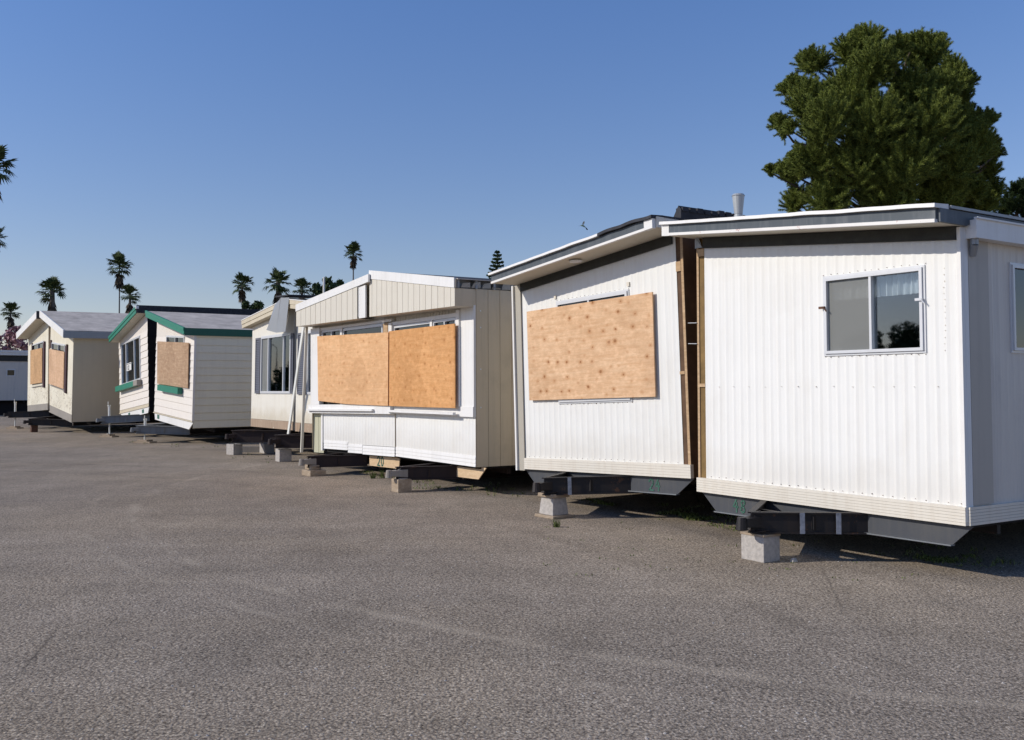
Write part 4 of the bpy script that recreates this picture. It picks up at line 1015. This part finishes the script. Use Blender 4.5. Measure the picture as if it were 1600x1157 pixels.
palm(184,413,38,130,'tallest thin fan palm between the tan and green trimmed homes',2,1.1,.08)
palm(201,460,33,125,'shorter fan palm just right of the tallest thin one',0,1.3,.2)
palm(377,442,35,125,'leftmost of the fan palms above the green trimmed roof',1,1.0,.12)
palm(433,440,42,110,'broad fan palm over the hanging grey flashing',2,1.2,.28)
palm(471,450,33,115,'fan palm half hidden behind the cream hooded roof',0,1.1,.2)
palm(551,392,31,140,'lone fan palm directly above the cream hood peak',1,1.0,.1)
palm(-18,255,64,48,'large fan palm cut by the left edge of the photo',2,1.0,.2)
palm(-17,372,46,80,'smaller fan palm mostly outside the left edge',0,1.0,.2)

# ================================================================== trees
def tuft(mb,p,d,ln,n,rr,w):
    d=d.normalized()
    for i in range(n):
        e=(d+Vector((rr.gauss(0,.55),rr.gauss(0,.55),rr.gauss(0,.45)))).normalized()
        s=e.cross(Vector((rr.gauss(0,1),rr.gauss(0,1),rr.gauss(0,1)))).normalized()*w
        q=p+e*ln*rr.uniform(.6,1.15); mb.quad(p-s,p+s,q)
def leafy(mb,c,r,n,rr,size,kind,flat=1):
    for i in range(n):
        d=Vector((rr.gauss(0,1),rr.gauss(0,1),rr.gauss(0,1))).normalized(); k=rr.uniform(.55,1)**.5
        k*=1+.28*mn.noise(d*1.8+c*.6)
        p=c+Vector((d.x*r*k,d.y*r*k,d.z*r*k*flat))
        if kind=='needle': tuft(mb,p,d*.8+Vector((0,0,.85)),size,6,rr,size*.075)
        else:
            a=Vector((rr.gauss(0,1),rr.gauss(0,1),rr.gauss(0,1))).normalized(); b=d.cross(a).normalized(); a=a*size; b=b*size*.6
            mb.quad(p-a,p-b,p+a,p+b)
import numpy as np
def finger_templates(seed,k=6):
    """bottle-brush sprays of needles, 1 m long along +z"""
    rr=np.random.RandomState(seed); out=[]
    for _ in range(k):
        n=330; t=rr.rand(n)**.8; az=rr.rand(n)*6.283; el=rr.uniform(.45,1.2,n)
        base=np.stack([.03*np.sin(3*t),.03*np.cos(2*t),t],1)
        d=np.stack([np.cos(az)*np.cos(el),np.sin(az)*np.cos(el),np.sin(el)],1)
        ln=rr.uniform(.12,.26,n)[:,None]*(1.0-.35*t[:,None])
        sd=np.cross(d,rr.randn(n,3)); sd/=np.linalg.norm(sd,axis=1)[:,None]; sd*=.0088
        out.append(np.stack([base-sd,base+sd,base+d*ln],1))
    return out
FT=finger_templates(5)
def fingers(name,specs,mat,par,seed=1):
    rr=np.random.RandomState(seed); V=[]
    for p,d,l in specs:
        z=np.array(d)/np.linalg.norm(d); x=np.cross(z,rr.randn(3)); x/=np.linalg.norm(x); y=np.cross(z,x)
        T=FT[rr.randint(len(FT))].reshape(-1,3)
        V.append((T@np.stack([x*l**.5,y*l**.5,z*l]))+np.array(p))
    V=np.concatenate(V); n=len(V)
    me=bpy.data.meshes.new(name); me.vertices.add(n); me.vertices.foreach_set('co',V.astype('f').ravel())
    me.loops.add(n); me.loops.foreach_set('vertex_index',np.arange(n,dtype='i')); me.polygons.add(n//3)
    me.polygons.foreach_set('loop_start',np.arange(0,n,3,dtype='i')); me.update(calc_edges=True)
    me.materials.append(mat); o=bpy.data.objects.new(name,me); col.objects.link(o); o.parent=par; return o
def lobe_fingers(c,r,rr,n,lmin=.5,lmax=1.0,up=.75):
    out=[]
    for i in range(n):
        d=Vector((rr.gauss(0,1),rr.gauss(0,1),rr.gauss(0,1)+.15)).normalized(); k=rr.uniform(.3,1.0)
        l=min(rr.uniform(lmin,lmax)*(1.5 if rr.random()<.07 else 1),.28+.8*r)
        p=c+d*max(.06,r-.45*l)*k; e=(d*.75+Vector((rr.gauss(0,.25),rr.gauss(0,.25),up+rr.gauss(0,.2)))).normalized()
        out.append((tuple(p-e*l*.35),tuple(e),l))
    return out
def limb(mb,a,b,r0,r1,rr,n=5):
    p=Vector(a); b=Vector(b); a=Vector(a)
    for i in range(n):
        t=(i+1)/n; q=a+(b-a)*t+(Vector((rr.gauss(0,.12),rr.gauss(0,.12),rr.gauss(0,.08))) if i<n-1 else Vector())
        mb.tube(p,q,r0+(r1-r0)*i/n,r0+(r1-r0)*t,8); p=q
def big_pine():
    D=38; k=D/1500; rr=random.Random(21)
    lobes=[(1364,61,30),(1336,78,32),(1413,72,24),(1458,78,36),(1440,60,16),(1475,62,16),(1496,104,22),(1518,118,14),(1281,94,26),(1245,130,17),(1374,100,42),(1267,153,36),(1224,190,15),(1240,200,14),
     (1336,145,46),(1433,139,46),(1488,136,36),(1512,152,20),(1541,190,22),(1555,185,12),(1530,228,38),(1560,222,13),(1556,250,14),(1295,191,44),(1377,191,56),(1460,197,56),(1506,190,30),
     (1208,268,12),(1236,268,20),(1258,262,24),(1250,246,12),(1281,248,38),(1350,255,56),(1419,255,56),(1495,258,42),(1248,312,26),(1300,310,42),(1391,310,52),(1474,305,46),(1528,298,24),(1300,360,44),(1380,370,50),(1450,365,44),(1548,268,28),(1560,300,20),(1540,318,32),(1505,335,38),(1242,322,22),(1520,225,34),(1565,238,12)]
    X0=(1385-800)*k; r=empty('pine_tree',(X0,D,0)); tag(r,'large dense dark pine towering behind the nearest home at the right','pine tree')
    mb=MB(); sp=[]
    for (px,py,rp) in lobes:
        x=(px-1385)*k; z=1.58+(602-py)*k; rad=rp*k
        edge=min(1,(((px-1385)/180)**2+((py-210)/170)**2)**.5); dep=4.2*math.sqrt(max(0,1-edge*edge))
        ys=[rr.uniform(-.6,.6)] if dep<1.3 else [-dep*.85+rr.uniform(-.5,.5),dep*.1+rr.uniform(-.6,.6),dep*.8+rr.uniform(-.5,.5)]
        for q,y in enumerate(ys):
            f_=(D+y)/D; c=Vector(((x+X0)*f_-X0+(rr.uniform(-.3,.3) if q else 0),y,(z-1.58)*f_+1.58+(rr.uniform(-.3,.1) if q else 0))); rd=rad*(1 if q==0 else .95)
            sp+=lobe_fingers(c,rd,rr,int(26+92*rd*rd))
            if q==0: limb(mb,(0,0,max(2.2,z-2.8)),c,.10,.03,rr)
    limb(mb,(0,0,0),(0,0,8),.42,.26,rr,8); limb(mb,(0,0,8),(-.6,0,14.5),.26,.05,rr,6); limb(mb,(0,0,6),(1.9,0,14),.2,.05,rr,6)
    mb.build('trunk',M['bark'],r); fingers('crown',sp,M['needle'],r)
big_pine()
def tree(name,lobes,D,label,cat,mat,kind='leaf',size=.16,dens=120,trunk=.15,group=None,seed=1):
    k=D/1500; rr=random.Random(seed); cx=sum(l[0] for l in lobes)/len(lobes)
    r=empty(name,((cx-800)*k,D,0)); tag(r,label,cat,group); cr=MB(); mb=MB(); sp=[]
    zmax=0
    for (px,py,rp) in lobes:
        c=Vector(((px-cx)*k,rr.uniform(-.5,.5),1.58+(602-py)*k)); rd=rp*k
        if kind=='needle': sp+=lobe_fingers(c,rd,rr,int(26+70*rd*rd))
        else:
            for j in range(6):
                d=Vector((rr.gauss(0,1),rr.gauss(0,1),rr.gauss(0,1))).normalized(); leafy(cr,c+d*rd*.5,rd*.55,int(dens*rd*rd)+12,rr,size,kind)
        limb(mb,(0,0,max(.3,c.z-2.2*rd-1)),c,trunk*.5,trunk*.15,rr); zmax=max(zmax,c.z)
    limb(mb,(0,0,0),(0,0,zmax*.8),trunk,trunk*.5,rr,6)
    mb.build('trunk',M['bark'],r)
    fingers('crown',sp,M[mat],r) if sp else cr.build('crown',M[mat],r)
    return r
tree('shrub',[(12,528,16),(35,532,14),(-12,535,18),(-40,530,20),(5,548,18),(40,548,10),(22,514,6)],68,'pink flowering bush rising above the far white home','bush','leaf_pink',size=.16,dens=45,trunk=.12,seed=2)
tree('shrub_tree',[(386,478,8),(397,482,9),(405,478,8),(390,490,12)],95,'low round tree right of the leftmost palm above the green roof','tree','leaf',size=.2,dens=60,seed=3)
tree('broadleaf_tree',[(493,452,11),(510,440,9),(515,452,14),(500,462,16)],100,'rounded tree beside the thin pole behind the cream hood','tree','leaf',size=.22,dens=40,seed=4)
tree('broadleaf_tree',[(530,444,8),(536,455,12),(522,460,10)],105,'small rounded tree right of the thin pole','tree','leaf',size=.22,dens=40,seed=5)
tree('broadleaf_tree',[(1560,305,14),(1585,298,13),(1610,296,22),(1645,300,30),(1575,325,25),(1610,330,35),(1660,340,40),(1552,322,12)],46,'low dark tree right of the big pine at the right edge','tree','leaf','needle',size=.24,dens=70,trunk=.25,seed=6)
def side_tree(x,y,h,label,seed):
    rr=random.Random(seed); r=empty('broadleaf_tree',(x,y,0)); tag(r,label,'tree','trees mirrored in the window panes'); cr=MB(); mb=MB()
    for j in range(7):
        c=Vector((rr.uniform(-.45,.45)*h,rr.uniform(-.45,.45)*h,h*rr.uniform(.45,.85))); rd=h*rr.uniform(.18,.28)
        for q in range(5):
            d=Vector((rr.gauss(0,1),rr.gauss(0,1),rr.gauss(0,1))).normalized(); leafy(cr,c+d*rd*.45,rd*.6,int(26*rd*rd)+14,rr,.26,'leaf')
        limb(mb,(0,0,h*.25),c,.12,.04,rr)
    limb(mb,(0,0,0),(0,0,h*.6),.22,.12,rr,5); mb.build('trunk',M['bark'],r); cr.build('crown',M['leaf'],r)
for i,(x,y,h) in enumerate(((-62,14,5.6),(-60,20,4.4),(-64,9,6.6),(-62,4,7.2),(-62,44,5.2),(-56,52,4.6),(-60,60,4.4),(-58,68,5.0))):
    side_tree(x,y,h,('wide','low','tall','round','leaning','bushy','thin crowned','dense')[i]+' tree outside the left edge, mirrored in the window panes',40+i)
mb=MB(); mb.tube((0,0,0),(0,0,5.4),.09,.05,8); mb.beam((0,0,5.35),(1.3,-.4,5.6),.05,.05); mb.hexa([(1.1,-.48,5.5),(1.75,-.62,5.55),(1.78,-.42,5.55),(1.12,-.28,5.5),(1.15,-.44,5.66),(1.7,-.58,5.64),(1.72,-.46,5.64),(1.16,-.32,5.66)])
o=mb.build('street_lamp',M['steel_grey']); o.location=(-61.5,63.9,0); tag(o,'single curved street lamp mirrored in the shuttered window','street lamp')
mb=MB(); rr=random.Random(77)
for i in range(260):
    a=R(-80+140*i/260+rr.uniform(-.3,.3)); d=rr.uniform(215,260); h=rr.uniform(2.0,4.2)
    c=Vector((math.sin(a)*d,math.cos(a)*d,h*.5)); leafy(mb,c,h*.8,46,rr,1.0,'leaf',.8)
tag(mb.build('distant_trees',M['leaf']),'low dark line of far-off trees behind the lot','trees',kind='stuff')
def norfolk():
    D=110; k=D/1500; rr=random.Random(9); X=(777-800)*k; Z=1.58+(602-391)*k
    r=empty('conifer_tree',(X,D,0)); tag(r,'tiny tiered conifer tip left of the leaning white home roof','conifer'); mb=MB(); cr=MB()
    mb.tube((0,0,0),(0,0,Z-.3),.25,.03,8)
    z=Z-.2; i=0
    while z>Z-5:
        rad=.12+(Z-z)*.30+(.12 if i%2 else 0)
        for j in range(6):
            a=j*1.047+i*.5; e=Vector((math.cos(a)*rad,math.sin(a)*rad,z+rad*.18)); mb.tube((0,0,z),e,.03,.015,5)
            for q in range(4): leafy(cr,Vector((0,0,z)).lerp(e,(q+1)/4),.13,7,rr,.17,'leaf',.6)
        z-=.42; i+=1
    mb.build('trunk',M['bark'],r); cr.build('crown',M['leaf'],r)
norfolk()
# utility pole
mb=MB(); D=90; X=(505-800)/1500*D; Z=1.58+(602-433)/1500*D
mb.tube((0,0,0),(0,0,Z),.14,.10,8); o=mb.build('utility_pole',M['pale']); o.location=(X,D,0); tag(o,'thin pale pole among the trees behind the cream hood','pole')

# ================================================================== camera and light
cd=bpy.data.cameras.new('camera'); cam=bpy.data.objects.new('camera',cd); col.objects.link(cam)
cd.sensor_width=36; cd.sensor_fit='HORIZONTAL'; cd.lens=1500/1600*36; cd.shift_y=-.028125; cd.clip_start=.1; cd.clip_end=3000
cam.location=(0,0,1.58); cam.rotation_euler=(R(90)+math.atan(68.5/1500),0,0); scn.camera=cam
EL=29.0; az=math.atan2(-.99,-.15)      # azimuth of the sun: from the left, slightly behind the camera
sd=Vector((math.sin(az)*math.cos(R(EL)),math.cos(az)*math.cos(R(EL)),math.sin(R(EL))))
ld=bpy.data.lights.new('sun','SUN'); ld.energy=3.6; ld.angle=R(.5); ld.color=(1,.93,.82)
so=bpy.data.objects.new('sun',ld); col.objects.link(so); so.rotation_euler=sd.to_track_quat('Z','Y').to_euler(); so.location=(-20,-5,20)
w=bpy.data.worlds.new('World'); scn.world=w; w.use_nodes=True; t=w.node_tree; bg=t.nodes['Background']
sky=t.nodes.new('ShaderNodeTexSky'); sky.sky_type='NISHITA'; sky.sun_disc=False; sky.sun_elevation=R(EL); sky.sun_rotation=az
sky.air_density=1.0; sky.dust_density=.2; sky.ozone_density=4.0; sky.altitude=50
tint=t.nodes.new('ShaderNodeMix'); tint.data_type='RGBA'; tint.blend_type='MULTIPLY'; tint.inputs[0].default_value=1; 
tcw=t.nodes.new('ShaderNodeTexCoord'); sxy=t.nodes.new('ShaderNodeSeparateXYZ'); t.links.new(tcw.outputs['Generated'],sxy.inputs[0])
mr=t.nodes.new('ShaderNodeMapRange'); mr.inputs[1].default_value=.09; mr.inputs[2].default_value=.37; t.links.new(sxy.outputs[2],mr.inputs[0])
tm=t.nodes.new('ShaderNodeMix'); tm.data_type='RGBA'; tm.inputs[6].default_value=(1.22,1.035,1.06,1); tm.inputs[7].default_value=(1.05,1.15,1.41,1); t.links.new(mr.outputs[0],tm.inputs[0]); t.links.new(tm.outputs[2],tint.inputs[7])
t.links.new(sky.outputs[0],tint.inputs[6]); t.links.new(tint.outputs[2],bg.inputs[0]); bg.inputs[1].default_value=.10
scn.view_settings.view_transform='Standard'; scn.view_settings.look='None'; scn.view_settings.gamma=1; scn.view_settings.exposure=0
try: scn.view_settings.use_curve_mapping=False
except Exception: pass
scn.cycles.max_bounces=8; scn.cycles.transparent_max_bounces=16
